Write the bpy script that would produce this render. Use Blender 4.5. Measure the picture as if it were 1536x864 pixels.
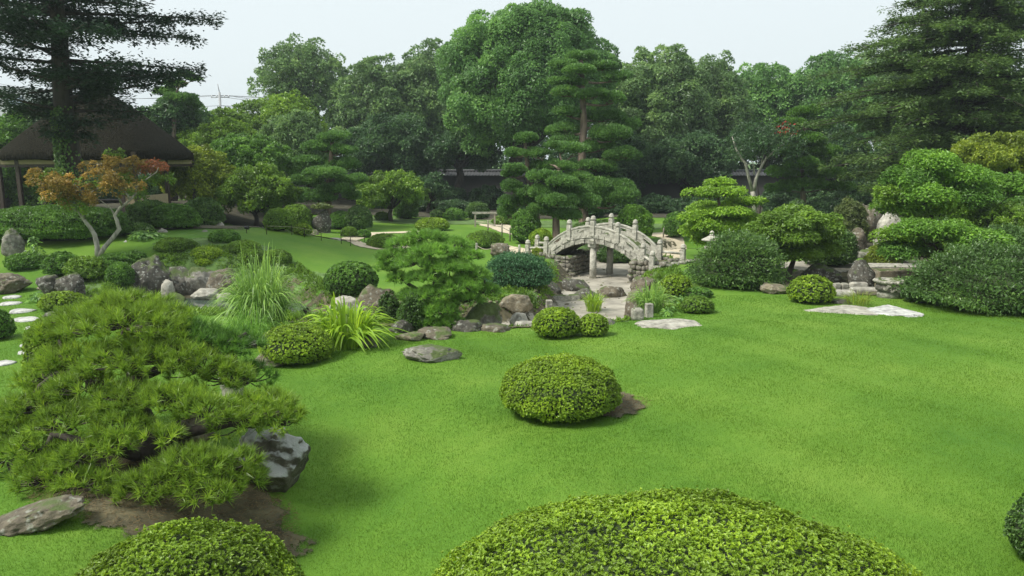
import bpy, math, random
import numpy as np
from mathutils import Vector, noise as mn

for o in list(bpy.data.objects): bpy.data.objects.remove(o, do_unlink=True)
SC = bpy.context.scene
COL = SC.collection

# ------------------------------------------------------------------ camera, world, sun, exposure
FPX = 1109.0            # focal length in pixels of the 1536 px wide photograph
PITCH = math.radians(9.82)
CAMZ = 3.2
cam_d = bpy.data.cameras.new('camera'); cam = bpy.data.objects.new('camera', cam_d); COL.objects.link(cam)
cam.location = (0, 0, CAMZ); cam.rotation_euler = (math.pi/2 - PITCH, 0, 0)
cam_d.sensor_width = 36; cam_d.lens = 36*FPX/1536; cam_d.clip_end = 3000; cam_d.clip_start = 0.05
SC.camera = cam

SUN_EL, SUN_AZ = math.radians(52), math.radians(-112)     # azimuth from +Y, negative = to the left
world = bpy.data.worlds.new("World"); SC.world = world; world.use_nodes = True
wn, wl = world.node_tree.nodes, world.node_tree.links
wn.clear()
wo = wn.new('ShaderNodeOutputWorld'); bg = wn.new('ShaderNodeBackground'); sky = wn.new('ShaderNodeTexSky')
sky.sky_type = 'NISHITA'; sky.sun_disc = False; sky.sun_elevation = SUN_EL; sky.sun_rotation = SUN_AZ
sky.dust_density = 4.0; sky.air_density = 1.0
mixw = wn.new('ShaderNodeMix'); mixw.data_type = 'RGBA'; mixw.inputs[0].default_value = 0.86
mixw.inputs[7].default_value = (8.2, 8.95, 9.1, 1)        # even cloud cover
wl.new(sky.outputs[0], mixw.inputs[6]); wl.new(mixw.outputs[2], bg.inputs[0])
bg.inputs[1].default_value = 0.057
wl.new(bg.outputs[0], wo.inputs[0])
sd = bpy.data.lights.new('sun', 'SUN'); sd.energy = 2.5; sd.angle = math.radians(16); sd.color = (1, .965, .90)
sun = bpy.data.objects.new('sun', sd); COL.objects.link(sun)
sv = Vector((math.cos(SUN_EL)*math.sin(SUN_AZ), math.cos(SUN_EL)*math.cos(SUN_AZ), math.sin(SUN_EL)))
sun.rotation_euler = sv.to_track_quat('Z', 'Y').to_euler()
SC.view_settings.view_transform = 'Standard'; SC.view_settings.look = 'None'
SC.view_settings.gamma = 1; SC.view_settings.exposure = 1.06
SC.render.engine = 'CYCLES'
SC.cycles.max_bounces = 6; SC.cycles.diffuse_bounces = 3; SC.cycles.transmission_bounces = 3; SC.cycles.glossy_bounces = 2

rng = np.random.default_rng(7)
random.seed(7)

# ------------------------------------------------------------------ picture <-> place helpers
CP, SP = math.cos(PITCH), math.sin(PITCH)
def ray(px, py):
    u = (px-768)/FPX; v = (432-py)/FPX
    return np.array([u, CP + v*SP, -SP + v*CP])
def W(px, py, D):
    d = ray(px, py); t = D/d[1]
    return np.array([d[0]*t, D, CAMZ + d[2]*t])
def mpp(D, py=380):
    return D/ray(768, py)[1]/FPX
def sm(x, a, b):
    t = np.clip((np.asarray(x, float)-a)/(b-a), 0, 1); return t*t*(3-2*t)

STREAM = [(-7.6,18.0,2.1),(-5.4,17.0,.9),(-3.6,16.0,.6),(-2.2,15.6,.8),(-.4,15.5,1.0),(1.1,15.9,1.3),(2.15,17.2,1.25),(2.35,19.5,1.2),(2.9,23.8,1.1),(3.9,27.0,.9),(7.5,29.5,.9)]
def stream_d(x, y):
    best = np.full(np.shape(x), 99.0)
    for (x0,y0,r0),(x1,y1,r1) in zip(STREAM[:-1], STREAM[1:]):
        dx, dy = x1-x0, y1-y0
        t = np.clip(((x-x0)*dx+(y-y0)*dy)/(dx*dx+dy*dy), 0, 1)
        d = np.hypot(x-(x0+dx*t), y-(y0+dy*t)) - (r0+(r1-r0)*t)
        best = np.minimum(best, d)
    return best
def wob(x, y, s, seed=0):
    return (np.sin(x*s+seed)*np.cos(y*s*1.13+seed*1.7)+.6*np.sin(x*s*2.1+y*s*1.3+seed*2.3)+.3*np.cos(x*s*3.7-y*s*4.1+seed))/1.9
def H(x, y):
    x = np.asarray(x, float); y = np.asarray(y, float)
    z = .03*wob(x, y, .55, 1)
    z = z + .95*sm(-x, 3.2, 9.3)*sm(y, 17.6, 22.5)*(1-.8*sm(y, 25, 29)*sm(x, -15, -11))
    z = z - .62*(1-sm(x, -1.7, .7))*sm(x, -3.6, -2.0)*(1-sm(y, 5.5, 10.5)) + .14*np.exp(-((x+1.4)/1.5)**2-((y-11.3)/1.0)**2)      # swale beside the pine
    z = z + .24*np.exp(-((x+4.2)/1.7)**2-((y-7.4)/1.9)**2)                                     # mound under the pine
    z = z + .10*sm(x, 0, 4)*sm(y, 4, 9)*(1-sm(y, 13, 16))
    z = z - .56*(1-sm(stream_d(x, y), -.25, .55))
    z = z - .35*np.exp(-((x-8.6)/1.5)**2-((y-20.0)/1.6)**2)
    z = z + .05*wob(x, y, .21, 5)*sm(y, 12, 30)
    return z
def h(x, y): return float(H(x, y))
def G(px, py, Dmin=2.5, Dmax=90):
    d = ray(px, py)
    ys = np.concatenate([np.arange(Dmin, 35, .03), np.arange(35, Dmax, .2)])
    t = ys/d[1]; x = d[0]*t; z = CAMZ+d[2]*t
    k = np.nonzero(z <= H(x, ys))[0]
    i = k[0] if len(k) else -1
    return np.array([x[i], ys[i], h(x[i], ys[i])])

# ------------------------------------------------------------------ mesh + object helpers
class MB:
    def __init__(s): s.v=[]; s.f=[]; s.n=0; s.t=[]; s.m=[]; s.sm=[]
    def add(s, V, F, mat=0, tint=None, smooth=False):
        V = np.asarray(V, np.float32); F = np.asarray(F, np.int32)
        if len(F) == 0: return s
        s.v.append(V); s.f.append(F+s.n); s.n += len(V)
        s.t.append(np.full(len(F), .5, np.float32) if tint is None else np.broadcast_to(np.asarray(tint, np.float32), (len(F),)))
        s.m.append(np.full(len(F), mat, np.int32)); s.sm.append(np.full(len(F), smooth, bool)); return s
    def build(s, name, mats, parent=None, loc=None):
        me = bpy.data.meshes.new(name)
        V = np.concatenate(s.v); 
        off = np.zeros(3) if loc is None else np.asarray(loc, float)
        V = V-off.astype(np.float32)
        cnt = np.concatenate([np.full(len(f), f.shape[1], np.int32) for f in s.f])
        L = np.concatenate([f.ravel() for f in s.f])
        me.vertices.add(len(V)); me.vertices.foreach_set('co', V.ravel())
        me.loops.add(len(L)); me.loops.foreach_set('vertex_index', L)
        me.polygons.add(len(cnt)); st = np.concatenate([[0], np.cumsum(cnt)[:-1]]).astype(np.int32)
        me.polygons.foreach_set('loop_start', st)
        me.polygons.foreach_set('material_index', np.concatenate(s.m))
        me.polygons.foreach_set('use_smooth', np.concatenate(s.sm))
        a = me.attributes.new('tint', 'FLOAT', 'FACE'); a.data.foreach_set('value', np.concatenate(s.t))
        for m in (mats if isinstance(mats, (list, tuple)) else [mats]): me.materials.append(m)
        me.update(calc_edges=True)
        o = bpy.data.objects.new(name, me); COL.objects.link(o)
        if parent is not None:
            o.parent = parent
        o.location = off
        if parent is not None: o.location = Vector(off)-parent.location
        return o
def tag(o, label, cat, group=None, kind='thing'):
    o['label'] = label; o['category'] = cat; o['kind'] = kind
    if group: o['group'] = group
    return o
def root(name, label, cat, loc, group=None):
    o = bpy.data.objects.new(name, None); COL.objects.link(o); o.location = Vector([float(c) for c in loc]); o.empty_display_size = .2
    return tag(o, label, cat, group)
def struct(o, kind='structure'):
    o['kind'] = kind; return o
def norm(a): return a/np.maximum(np.linalg.norm(a, axis=-1, keepdims=True), 1e-9)
def rand3(n): return rng.normal(size=(n, 3))
def vnoise(p, f, seed=0):
    r = np.random.default_rng(seed); s = 0
    for k in range(6):
        w = r.normal(size=3)*f*(1+.35*k); s = s+np.sin(p@w+r.uniform(0, 6.28))
    return s/6*1.6
def leafq(C, ax, nr, L, Wd, droop=.15):
    ax = norm(ax); side = norm(np.cross(ax, nr)); n2 = np.cross(side, ax)
    L = np.broadcast_to(L, (len(C),))[:, None]; Wd = np.broadcast_to(Wd, (len(C),))[:, None]
    V = np.empty((len(C), 4, 3))
    V[:, 0] = C; V[:, 1] = C+ax*L*.45+side*Wd*.5+n2*L*.06; V[:, 2] = C+ax*L-n2*L*droop; V[:, 3] = C+ax*L*.45-side*Wd*.5+n2*L*.06
    return V.reshape(-1, 3), np.arange(len(C)*4).reshape(-1, 4)
def spikes(C, ax, L, Wd):
    ax = norm(ax); side = norm(np.cross(ax, rand3(len(C))))
    L = np.broadcast_to(L, (len(C),))[:, None]; Wd = np.broadcast_to(Wd, (len(C),))[:, None]
    V = np.empty((len(C), 3, 3)); V[:, 0] = C-side*Wd*.5; V[:, 1] = C+side*Wd*.5; V[:, 2] = C+ax*L
    return V.reshape(-1, 3), np.arange(len(C)*3).reshape(-1, 3)
def tube(P, R, seg=8, cap=True):
    P = np.asarray(P, float); R = np.broadcast_to(R, (len(P),)); n = len(P)
    T = norm(np.gradient(P, axis=0)); up = np.array([0, 0, 1.]) if abs(T[0][2]) < .9 else np.array([0, 1., 0])
    V = []; a = np.linspace(0, 2*math.pi, seg, endpoint=False)
    for i in range(n):
        s = norm(np.cross(T[i], up)); b = np.cross(s, T[i]); up = b
        V.append(P[i]+R[i]*(np.cos(a)[:, None]*s+np.sin(a)[:, None]*b))
    V = np.concatenate(V); F = []
    for i in range(n-1):
        for k in range(seg):
            F.append((i*seg+k, i*seg+(k+1) % seg, (i+1)*seg+(k+1) % seg, (i+1)*seg+k))
    if cap:
        V = np.vstack([V, P[0], P[-1]]); a0, a1 = n*seg, n*seg+1
        for k in range(seg):
            F.append((a0, (k+1) % seg, k, k)); F.append((a1, (n-1)*seg+k, (n-1)*seg+(k+1) % seg, (n-1)*seg+(k+1) % seg))
    F = np.array(F)
    q = F[F[:, 2] != F[:, 3]]; t = F[F[:, 2] == F[:, 3]][:, :3]
    return V, q, t
def addtube(mb, P, R, seg=8, mat=0):
    V, q, t = tube(P, R, seg)
    n0 = mb.n; mb.add(V, q, mat, None, True)
    if len(t):
        mb.f.append(t+n0); mb.t.append(np.full(len(t), .5, np.float32)); mb.m.append(np.full(len(t), mat, np.int32)); mb.sm.append(np.full(len(t), True))
    return mb
def box(c, s, rz=0, top=1.0, jit=0):
    sx, sy, sz = [q/2 for q in s]
    V = np.array([[x*(top if z > 0 else 1)*sx, y*(top if z > 0 else 1)*sy, z*sz] for z in (-1, 1) for x, y in ((-1,-1),(1,-1),(1,1),(-1,1))], float)
    if jit: V += rng.normal(size=V.shape)*jit
    ca, sa = math.cos(rz), math.sin(rz)
    V = V@np.array([[ca, sa, 0], [-sa, ca, 0], [0, 0, 1]])+np.asarray(c, float)
    F = np.array([(0,3,2,1),(4,5,6,7),(0,1,5,4),(1,2,6,5),(2,3,7,6),(3,0,4,7)])
    return V, F
def lathe(prof, seg=16, c=(0,0,0), sq=None):
    a = np.linspace(0, 2*math.pi, seg, endpoint=False)
    V = []
    for r, z in prof:
        rr = np.full(seg, r)
        if sq: rr = r/np.maximum((np.abs(np.cos(a))**sq+np.abs(np.sin(a))**sq)**(1/sq), 1e-6)
        V.append(np.stack([rr*np.cos(a), rr*np.sin(a), np.full(seg, z)], 1))
    V = np.concatenate(V)+np.asarray(c, float); F = []
    for i in range(len(prof)-1):
        for k in range(seg): F.append((i*seg+k, i*seg+(k+1) % seg, (i+1)*seg+(k+1) % seg, (i+1)*seg+k))
    return V, np.array(F)
def bevel(o, w=.01, seg=2):
    m = o.modifiers.new('bevel', 'BEVEL'); m.width = w; m.segments = seg; m.limit_method = 'ANGLE'; return o
_ico = {}
def ico(sub):
    if sub not in _ico:
        import bmesh
        bm = bmesh.new(); bmesh.ops.create_icosphere(bm, subdivisions=sub, radius=1)
        _ico[sub] = (np.array([v.co[:] for v in bm.verts]), np.array([[v.index for v in f.verts] for f in bm.faces])); bm.free()
    V, F = _ico[sub]; return V.copy(), F

# ------------------------------------------------------------------ materials
def newmat(name):
    m = bpy.data.materials.new(name); m.use_nodes = True; n = m.node_tree.nodes; l = m.node_tree.links
    return m, n, l, n['Principled BSDF']
def ramp(n, stops):
    r = n.new('ShaderNodeValToRGB'); e = r.color_ramp.elements
    while len(e) > 1: e.remove(e[-1])
    e[0].position = stops[0][0]; e[0].color = (*stops[0][1], 1)
    for p, c in stops[1:]:
        k = e.new(p); k.color = (*c, 1)
    return r
def foliage(name, c0, c1, c2, rough=.5, trans=.30, spec=.35):
    m, n, l, b = newmat(name)
    a = n.new('ShaderNodeAttribute'); a.attribute_name = 'tint'
    r = ramp(n, [(0.0, c0), (.5, c1), (1.0, c2)]); l.new(a.outputs['Fac'], r.inputs[0])
    b.inputs['Roughness'].default_value = rough; b.inputs['Specular IOR Level'].default_value = spec
    l.new(r.outputs[0], b.inputs['Base Color'])
    t = n.new('ShaderNodeBsdfTranslucent'); hs = n.new('ShaderNodeHueSaturation'); hs.inputs['Value'].default_value = 1.25; hs.inputs['Hue'].default_value = .49
    l.new(r.outputs[0], hs.inputs['Color']); l.new(hs.outputs[0], t.inputs[0])
    mx = n.new('ShaderNodeMixShader'); mx.inputs[0].default_value = trans
    l.new(b.outputs[0], mx.inputs[1]); l.new(t.outputs[0], mx.inputs[2]); l.new(mx.outputs[0], n['Material Output'].inputs[0])
    return m
def nsc(c, s): return tuple(x*s for x in c)
def trio(c, d=.55, u=1.6, warm=1.15):
    return nsc(c, d), c, (c[0]*u*warm, c[1]*u, c[2]*u*.85)
FM = {}
def fm(key):
    if key not in FM:
        base = {
            'gold': (.178, .290, .022), 'olive': (.115, .215, .024), 'green': (.084, .190, .026), 'dark': (.068, .140, .030),
            'blue': (.052, .140, .056), 'pine': (.060, .17, .03), 'brightpine': (.150, .305, .050), 'darkpine': (.03, .09, .026),
            'cloudpine': (.095, .200, .048), 'bright': (.115, .245, .026), 'lime': (.170, .310, .026), 'camphor': (.110, .235, .060),
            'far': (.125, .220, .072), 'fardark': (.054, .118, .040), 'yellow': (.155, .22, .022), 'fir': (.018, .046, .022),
            'cedar': (.066, .124, .030), 'blade': (.21, .37, .08), 'strap': (.22, .38, .025), 'maple': (.22, .165, .035),
            'redmaple': (.22, .085, .035), 'hosta': (.13, .26, .06), 'moss': (.10, .14, .04), 'pineneedle': (.160, .270, .028), 'pineback': (.085, .195, .030)}[key]
        FM[key] = foliage('foliage_'+key, *trio(nsc(base, 1.0 if key in ('fir', 'strap', 'blade') else 1.22)), rough=.5 if key in ('pine', 'fir', 'blue') else .42, trans=.36, spec=.45)
    return FM[key]
def bark(name, c, scale=9):
    m, n, l, b = newmat(name)
    tc = n.new('ShaderNodeTexCoord'); mp = n.new('ShaderNodeMapping'); mp.inputs['Scale'].default_value = (1, 1, .25)
    no = n.new('ShaderNodeTexNoise'); no.inputs['Scale'].default_value = scale; no.inputs['Detail'].default_value = 6
    l.new(tc.outputs['Object'], mp.inputs[0]); l.new(mp.outputs[0], no.inputs[0])
    r = ramp(n, [(.3, nsc(c, .45)), (.7, nsc(c, 1.4))]); l.new(no.outputs[0], r.inputs[0]); l.new(r.outputs[0], b.inputs['Base Color'])
    bp = n.new('ShaderNodeBump'); bp.inputs['Strength'].default_value = .8; bp.inputs['Distance'].default_value = .03
    l.new(no.outputs[0], bp.inputs['Height']); l.new(bp.outputs[0], b.inputs['Normal']); b.inputs['Roughness'].default_value = .9
    return m
BARK = bark('bark_brown', (.10, .075, .05)); BARKD = bark('bark_dark', (.045, .036, .028)); BARKP = bark('bark_pale', (.33, .32, .26), 14); BARKT = bark('bark_pine', (.17, .13, .095))
def stone(name, c, moss=0.0, lichen=.35, scale=5, rough=.9, ctr=.32, cap=(.07, .10, .025)):
    m, n, l, b = newmat(name)
    tc = n.new('ShaderNodeTexCoord')
    n1 = n.new('ShaderNodeTexNoise'); n1.inputs['Scale'].default_value = scale; n1.inputs['Detail'].default_value = 9; n1.inputs['Roughness'].default_value = .65
    l.new(tc.outputs['Object'], n1.inputs[0])
    r = ramp(n, [(.28, nsc(c, ctr)), (.5, c), (.72, nsc(c, 1+(1-ctr)*.8))]); l.new(n1.outputs[0], r.inputs[0])
    n2 = n.new('ShaderNodeTexNoise'); n2.inputs['Scale'].default_value = scale*2.7; n2.inputs['Detail'].default_value = 8; l.new(tc.outputs['Object'], n2.inputs[0])
    r2 = ramp(n, [(.56, (0, 0, 0)), (.66, (1, 1, 1))]); l.new(n2.outputs[0], r2.inputs[0])
    mm = n.new('ShaderNodeMath'); mm.operation = 'MULTIPLY'; mm.inputs[1].default_value = lichen; l.new(r2.outputs[0], mm.inputs[0])
    mx = n.new('ShaderNodeMix'); mx.data_type = 'RGBA'; l.new(mm.outputs[0], mx.inputs[0]); l.new(r.outputs[0], mx.inputs[6]); mx.inputs[7].default_value = (.50, .52, .46, 1)
    out = mx.outputs[2]
    if moss:
        ge = n.new('ShaderNodeNewGeometry'); sx = n.new('ShaderNodeSeparateXYZ'); l.new(ge.outputs['Normal'], sx.inputs[0])
        n3 = n.new('ShaderNodeTexNoise'); n3.inputs['Scale'].default_value = scale*.7; n3.inputs['Detail'].default_value = 7; l.new(tc.outputs['Object'], n3.inputs[0])
        ad = n.new('ShaderNodeMath'); ad.operation = 'MULTIPLY_ADD'; ad.inputs[1].default_value = .35; l.new(sx.outputs[2], ad.inputs[0]); l.new(n3.outputs[0], ad.inputs[2])
        r3 = ramp(n, [(.82-moss*.35, (0, 0, 0)), (.92-moss*.35, (1, 1, 1))]); l.new(ad.outputs[0], r3.inputs[0])
        m2 = n.new('ShaderNodeMix'); m2.data_type = 'RGBA'; l.new(r3.outputs[0], m2.inputs[0]); l.new(out, m2.inputs[6]); m2.inputs[7].default_value = (*cap, 1); out = m2.outputs[2]
    l.new(out, b.inputs['Base Color']); b.inputs['Roughness'].default_value = rough
    bp = n.new('ShaderNodeBump'); bp.inputs['Strength'].default_value = 1; bp.inputs['Distance'].default_value = .07
    l.new(n1.outputs[0], bp.inputs['Height']); l.new(bp.outputs[0], b.inputs['Normal'])
    return m
ST = {'grey': stone('stone_grey', (.19, .18, .15), .3), 'dark': stone('stone_dark', (.075, .07, .055), .25, .45), 'brown': stone('stone_brown', (.135, .115, .08), .1, .4),
      'pale': stone('stone_pale', (.33, .315, .26), 0, .45), 'mossy': stone('stone_mossy', (.15, .14, .11), .95, .3), 'tan': stone('stone_tan', (.19, .165, .11), .15, .3),
      'granite': stone('stone_granite', (.40, .385, .32), 0, .25, 7, ctr=.5), 'white': stone('stone_white', (.44, .44, .41), 0, .6, 6), 'cut': stone('stone_cut', (.28, .27, .22), .25, .25, 8),
      'masonry': stone('stone_masonry', (.17, .155, .12), .25, .45, 6)}
ST['capped'] = stone('stone_capped', (.085, .078, .055), .62, .3, 4, cap=(.36, .37, .35))
def plain(name, c, rough=.8, var=.25, scale=6, bump=.2):
    m, n, l, b = newmat(name)
    tc = n.new('ShaderNodeTexCoord'); no = n.new('ShaderNodeTexNoise'); no.inputs['Scale'].default_value = scale; no.inputs['Detail'].default_value = 7
    l.new(tc.outputs['Object'], no.inputs[0])
    r = ramp(n, [(.3, nsc(c, 1-var)), (.7, nsc(c, 1+var))]); l.new(no.outputs[0], r.inputs[0]); l.new(r.outputs[0], b.inputs['Base Color'])
    b.inputs['Roughness'].default_value = rough
    bp = n.new('ShaderNodeBump'); bp.inputs['Strength'].default_value = bump; bp.inputs['Distance'].default_value = .02; l.new(no.outputs[0], bp.inputs['Height']); l.new(bp.outputs[0], b.inputs['Normal'])
    return m
def lawnmat():
    m, n, l, b = newmat('lawn_grass')
    tc = n.new('ShaderNodeTexCoord')
    n1 = n.new('ShaderNodeTexNoise'); n1.inputs['Scale'].default_value = .45; n1.inputs['Detail'].default_value = 5
    n2 = n.new('ShaderNodeTexNoise'); n2.inputs['Scale'].default_value = 5; n2.inputs['Detail'].default_value = 8; n2.inputs['Roughness'].default_value = .7
    n3 = n.new('ShaderNodeTexNoise'); n3.inputs['Scale'].default_value = 70; n3.inputs['Detail'].default_value = 4
    for q in (n1, n2, n3): l.new(tc.outputs['Object'], q.inputs[0])
    a = n.new('ShaderNodeMath'); a.operation = 'MULTIPLY_ADD'; a.inputs[1].default_value = 1.15; l.new(n1.outputs[0], a.inputs[0])
    c = n.new('ShaderNodeMath'); c.operation = 'MULTIPLY_ADD'; c.inputs[1].default_value = .45; l.new(n2.outputs[0], c.inputs[0])
    d = n.new('ShaderNodeMath'); d.operation = 'MULTIPLY_ADD'; d.inputs[1].default_value = .25; d.inputs[2].default_value = -.42; l.new(n3.outputs[0], d.inputs[0])
    l.new(d.outputs[0], c.inputs[2]); l.new(c.outputs[0], a.inputs[2])
    r = ramp(n, [(.2, (.055, .142, .012)), (.5, (.093, .192, .018)), (.8, (.142, .240, .030))]); l.new(a.outputs[0], r.inputs[0]); l.new(r.outputs[0], b.inputs['Base Color'])
    b.inputs['Roughness'].default_value = .85; b.inputs['Specular IOR Level'].default_value = .2
    bp = n.new('ShaderNodeBump'); bp.inputs['Strength'].default_value = .35; bp.inputs['Distance'].default_value = .02; l.new(n3.outputs[0], bp.inputs['Height']); l.new(bp.outputs[0], b.inputs['Normal'])
    return m
LAWN = lawnmat()
SAND = plain('sand', (.28, .26, .21), .95, .35, 2.5); PATHM = plain('path_gravel', (.50, .43, .31), .95, .15, 4); SOIL = plain('soil', (.085, .076, .040), .95, .5, 6, .8); LITTER = plain('leaf_litter', (.045, .042, .022), .95, .5, 3, .8)
MOSSG = plain('moss_ground', (.085, .15, .035), .95, .45, 3, .6)
def ragged(m, sc=9):
    n, l = m.node_tree.nodes, m.node_tree.links; out = n['Material Output']; sh = out.inputs[0].links[0].from_socket
    at = n.new('ShaderNodeAttribute'); at.attribute_name = 'edge'; no = n.new('ShaderNodeTexNoise'); no.inputs['Scale'].default_value = sc; no.inputs['Detail'].default_value = 8; no.inputs['Roughness'].default_value = .75
    tc = n.new('ShaderNodeTexCoord'); l.new(tc.outputs['Object'], no.inputs[0])
    ad = n.new('ShaderNodeMath'); ad.operation = 'MULTIPLY_ADD'; ad.inputs[1].default_value = 1.5; l.new(no.outputs[0], ad.inputs[0]); l.new(at.outputs['Fac'], ad.inputs[2])
    rr = ramp(n, [(.0, (1, 1, 1)), (.999, (1, 1, 1)), (1, (0, 0, 0))]); mr = n.new('ShaderNodeMapRange'); mr.inputs[1].default_value = 1.42; mr.inputs[2].default_value = 1.56; mr.inputs[3].default_value = 1; mr.inputs[4].default_value = 0
    l.new(ad.outputs[0], mr.inputs[0]); tr = n.new('ShaderNodeBsdfTransparent'); mx = n.new('ShaderNodeMixShader')
    l.new(mr.outputs[0], mx.inputs[0]); l.new(tr.outputs[0], mx.inputs[1]); l.new(sh, mx.inputs[2]); l.new(mx.outputs[0], out.inputs[0]); return m
for q in (SAND, SOIL, LITTER, PATHM, MOSSG): ragged(q, 9 if q not in (PATHM, LITTER) else 6)
def setedge(o, e):
    at = o.data.attributes.new('edge', 'FLOAT', 'POINT'); at.data.foreach_set('value', np.asarray(e, np.float32)); return o
WOOD = plain('weathered_wood', (.28, .25, .2), .8, .3, 12); WOODD = plain('dark_wood', (.035, .022, .015), .6, .3, 12)

# ------------------------------------------------------------------ ground
def ground_sheet():
    def axis(a, b, step, far):
        m = np.arange(a, b+1e-6, step); k = step*1.25; lo=[a]; hi=[b]
        while lo[-1] > -far: lo.append(lo[-1]-k); hi.append(hi[-1]+k); k *= 1.25
        return np.concatenate([lo[:0:-1], m, hi[1:]])
    xs = axis(-17, 17, .14, 900); ys = axis(2, 32, .14, 900)
    X, Y = np.meshgrid(xs, ys); Z = H(X, Y)
    Z = Z + .012*wob(X, Y, 3.1, 3)
    V = np.stack([X.ravel(), Y.ravel(), Z.ravel()], 1); nx, ny = len(xs), len(ys)
    i = (np.arange(ny-1)[:, None]*nx+np.arange(nx-1)).ravel()
    F = np.stack([i, i+1, i+nx+1, i+nx], 1)
    mb = MB().add(V, F, 0, None, True)
    return struct(mb.build('lawn', LAWN))
ground_sheet()
def ribbon(name, pts, mat, off, nw=8, step=.15, edge=.06):
    P = np.array(pts, float); seg = np.hypot(*np.diff(P[:, :2], axis=0).T); s = np.concatenate([[0], np.cumsum(seg)])
    q = np.arange(0, s[-1], step); C = np.stack([np.interp(q, s, P[:, k]) for k in range(3)], 1)
    for _ in range(4):
        C[1:-1] = (C[:-2]+2*C[1:-1]+C[2:])/4
    T = norm(np.gradient(C[:, :2], axis=0)); N = np.stack([-T[:, 1], T[:, 0]], 1)
    V = []; u = np.linspace(-1, 1, nw)
    for i in range(len(C)):
        wl_ = C[i, 2]*(1+edge*math.sin(q[i]*2.1)+edge*math.sin(q[i]*5.3+1)); 
        xy = C[i, :2]+N[i]*(u[:, None]*wl_)
        V.append(np.column_stack([xy, H(xy[:, 0], xy[:, 1])+.012*wob(xy[:, 0], xy[:, 1], 3.1, 3)+off]))
    V = np.concatenate(V); n = len(C); i = (np.arange(n-1)[:, None]*nw+np.arange(nw-1)).ravel()
    ed = np.tile(np.abs(u)**3, n)
    return struct(setedge(MB().add(V, np.stack([i, i+nw, i+nw+1, i+1], 1), 0, None, True).build(name, mat), ed))
def blob(name, c, rx, ry, mat, off, seed=0, rings=14, seg=48, irr=.14, rz=0):
    a = np.linspace(0, 2*math.pi, seg, endpoint=False)
    R = 1+.035*np.random.default_rng(seed).normal(size=seg)+irr*(np.sin(2*a+seed)+.6*np.sin(3*a+seed*2)+.5*np.sin(5*a+seed*3)+.3*np.sin(11*a+seed))
    V = [[c[0], c[1]]]
    for k in range(1, rings+1):
        x = rx*R*k/rings*np.cos(a); y = ry*R*k/rings*np.sin(a)
        V += [[c[0]+x[i]*math.cos(rz)-y[i]*math.sin(rz), c[1]+x[i]*math.sin(rz)+y[i]*math.cos(rz)] for i in range(seg)]
    V = np.array(V); Z = H(V[:, 0], V[:, 1])+.012*wob(V[:, 0], V[:, 1], 3.1, 3)+off
    V = np.column_stack([V, Z]); q = []; t = []
    for i in range(seg): t.append((0, 1+i, 1+(i+1) % seg))
    for k in range(rings-1):
        for i in range(seg):
            a0 = 1+k*seg; q.append((a0+i, a0+seg+i, a0+seg+(i+1) % seg, a0+(i+1) % seg))
    mb = MB().add(V, np.array(q), 0, None, True); mb.f.append(np.array(t)); mb.t.append(np.full(len(t), .5, np.float32)); mb.m.append(np.zeros(len(t), np.int32)); mb.sm.append(np.full(len(t), True))
    ed = np.concatenate([[0], np.repeat((np.arange(1, rings+1)/rings)**2.5, seg)])
    return struct(setedge(mb.build(name, mat), ed))
ribbon('stream_bank', [(x, y, r+.75) for x, y, r in STREAM[1:]], MOSSG, .012, nw=22, edge=.03)
ribbon('stream_bank', [(x, y, r+.45) for x, y, r in STREAM[1:]], SOIL, .02, nw=22, edge=.03)
ribbon('stream_bed', [(x, y, r+.02) for x, y, r in STREAM[3:]], SAND, .03, nw=16)
blob('pond_bank', (-7.6, 18.4), 3.3, 3.2, MOSSG, .016, 2)
blob('pond_bed', (-7.6, 18.0), 2.5, 2.3, SOIL, .024, 1)
def gp(px, py): p = G(px, py); return p
def pathpx(lst): return [(*gp(a, b)[:2], w) for a, b, w in lst]
ribbon('garden_path', pathpx([(722,326,.7),(738,337,.75),(768,347,.7),(812,356,.7),(842,366,.6)]), PATHM, .018)
ribbon('garden_path', pathpx([(790,380,.55),(742,368,.5),(690,363,.5),(610,369,.5),(553,372,.5),(520,360,.4),(560,350,.4),(640,348,.4)]), PATHM, .02)
ribbon('garden_path', pathpx([(1010,394,.5),(1000,376,.5),(1012,361,.6),(985,352,.6),(1100,345,.6)]), PATHM, .02)
blob('soil_bed', (-3.35, 6.75), 1.35, .95, SOIL, .02, 3)
blob('soil_bed', (gp(905,618)[0], gp(905,618)[1]+.25), .72, .5, SOIL, .02, 5)
blob('soil_bed', (gp(640,500)[0]+.3, gp(640,500)[1]+1.0), 2.9, .7, SOIL, .025, 2)
blob('forest_floor', (3.0, 48), 40, 7.5, LITTER, .03, 4, rings=30, seg=90, irr=.05)
blob('forest_floor', (0.0, 110), 140, 52, LITTER, .04, 4, rings=30, seg=90, irr=.03)
blob('forest_floor', (-19, 36), 8, 7, LITTER, .035, 1, rings=20)
blob('forest_floor', (20, 30), 9, 10, LITTER, .045, 1, rings=20)
blob('soil_bed', (-13.2, 26.5), 7.5, 3.0, SOIL, .03, 6)
blob('soil_bed', (9.4, 19.8), 3.0, 2.6, SOIL, .03, 7)
blob('moss_ground', (-5, 38.5), 10, 2.2, MOSSG, .02, 8)
blob('moss_ground', (7, 36), 6, 2.0, MOSSG, .02, 2)
blob('moss_ground', (-8.5, 21.2), 1.7, 1.0, MOSSG, .022, 2)
blob('sandy_court', (10.4, 22.5), 2.6, 1.4, SAND, .035, 2)
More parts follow.
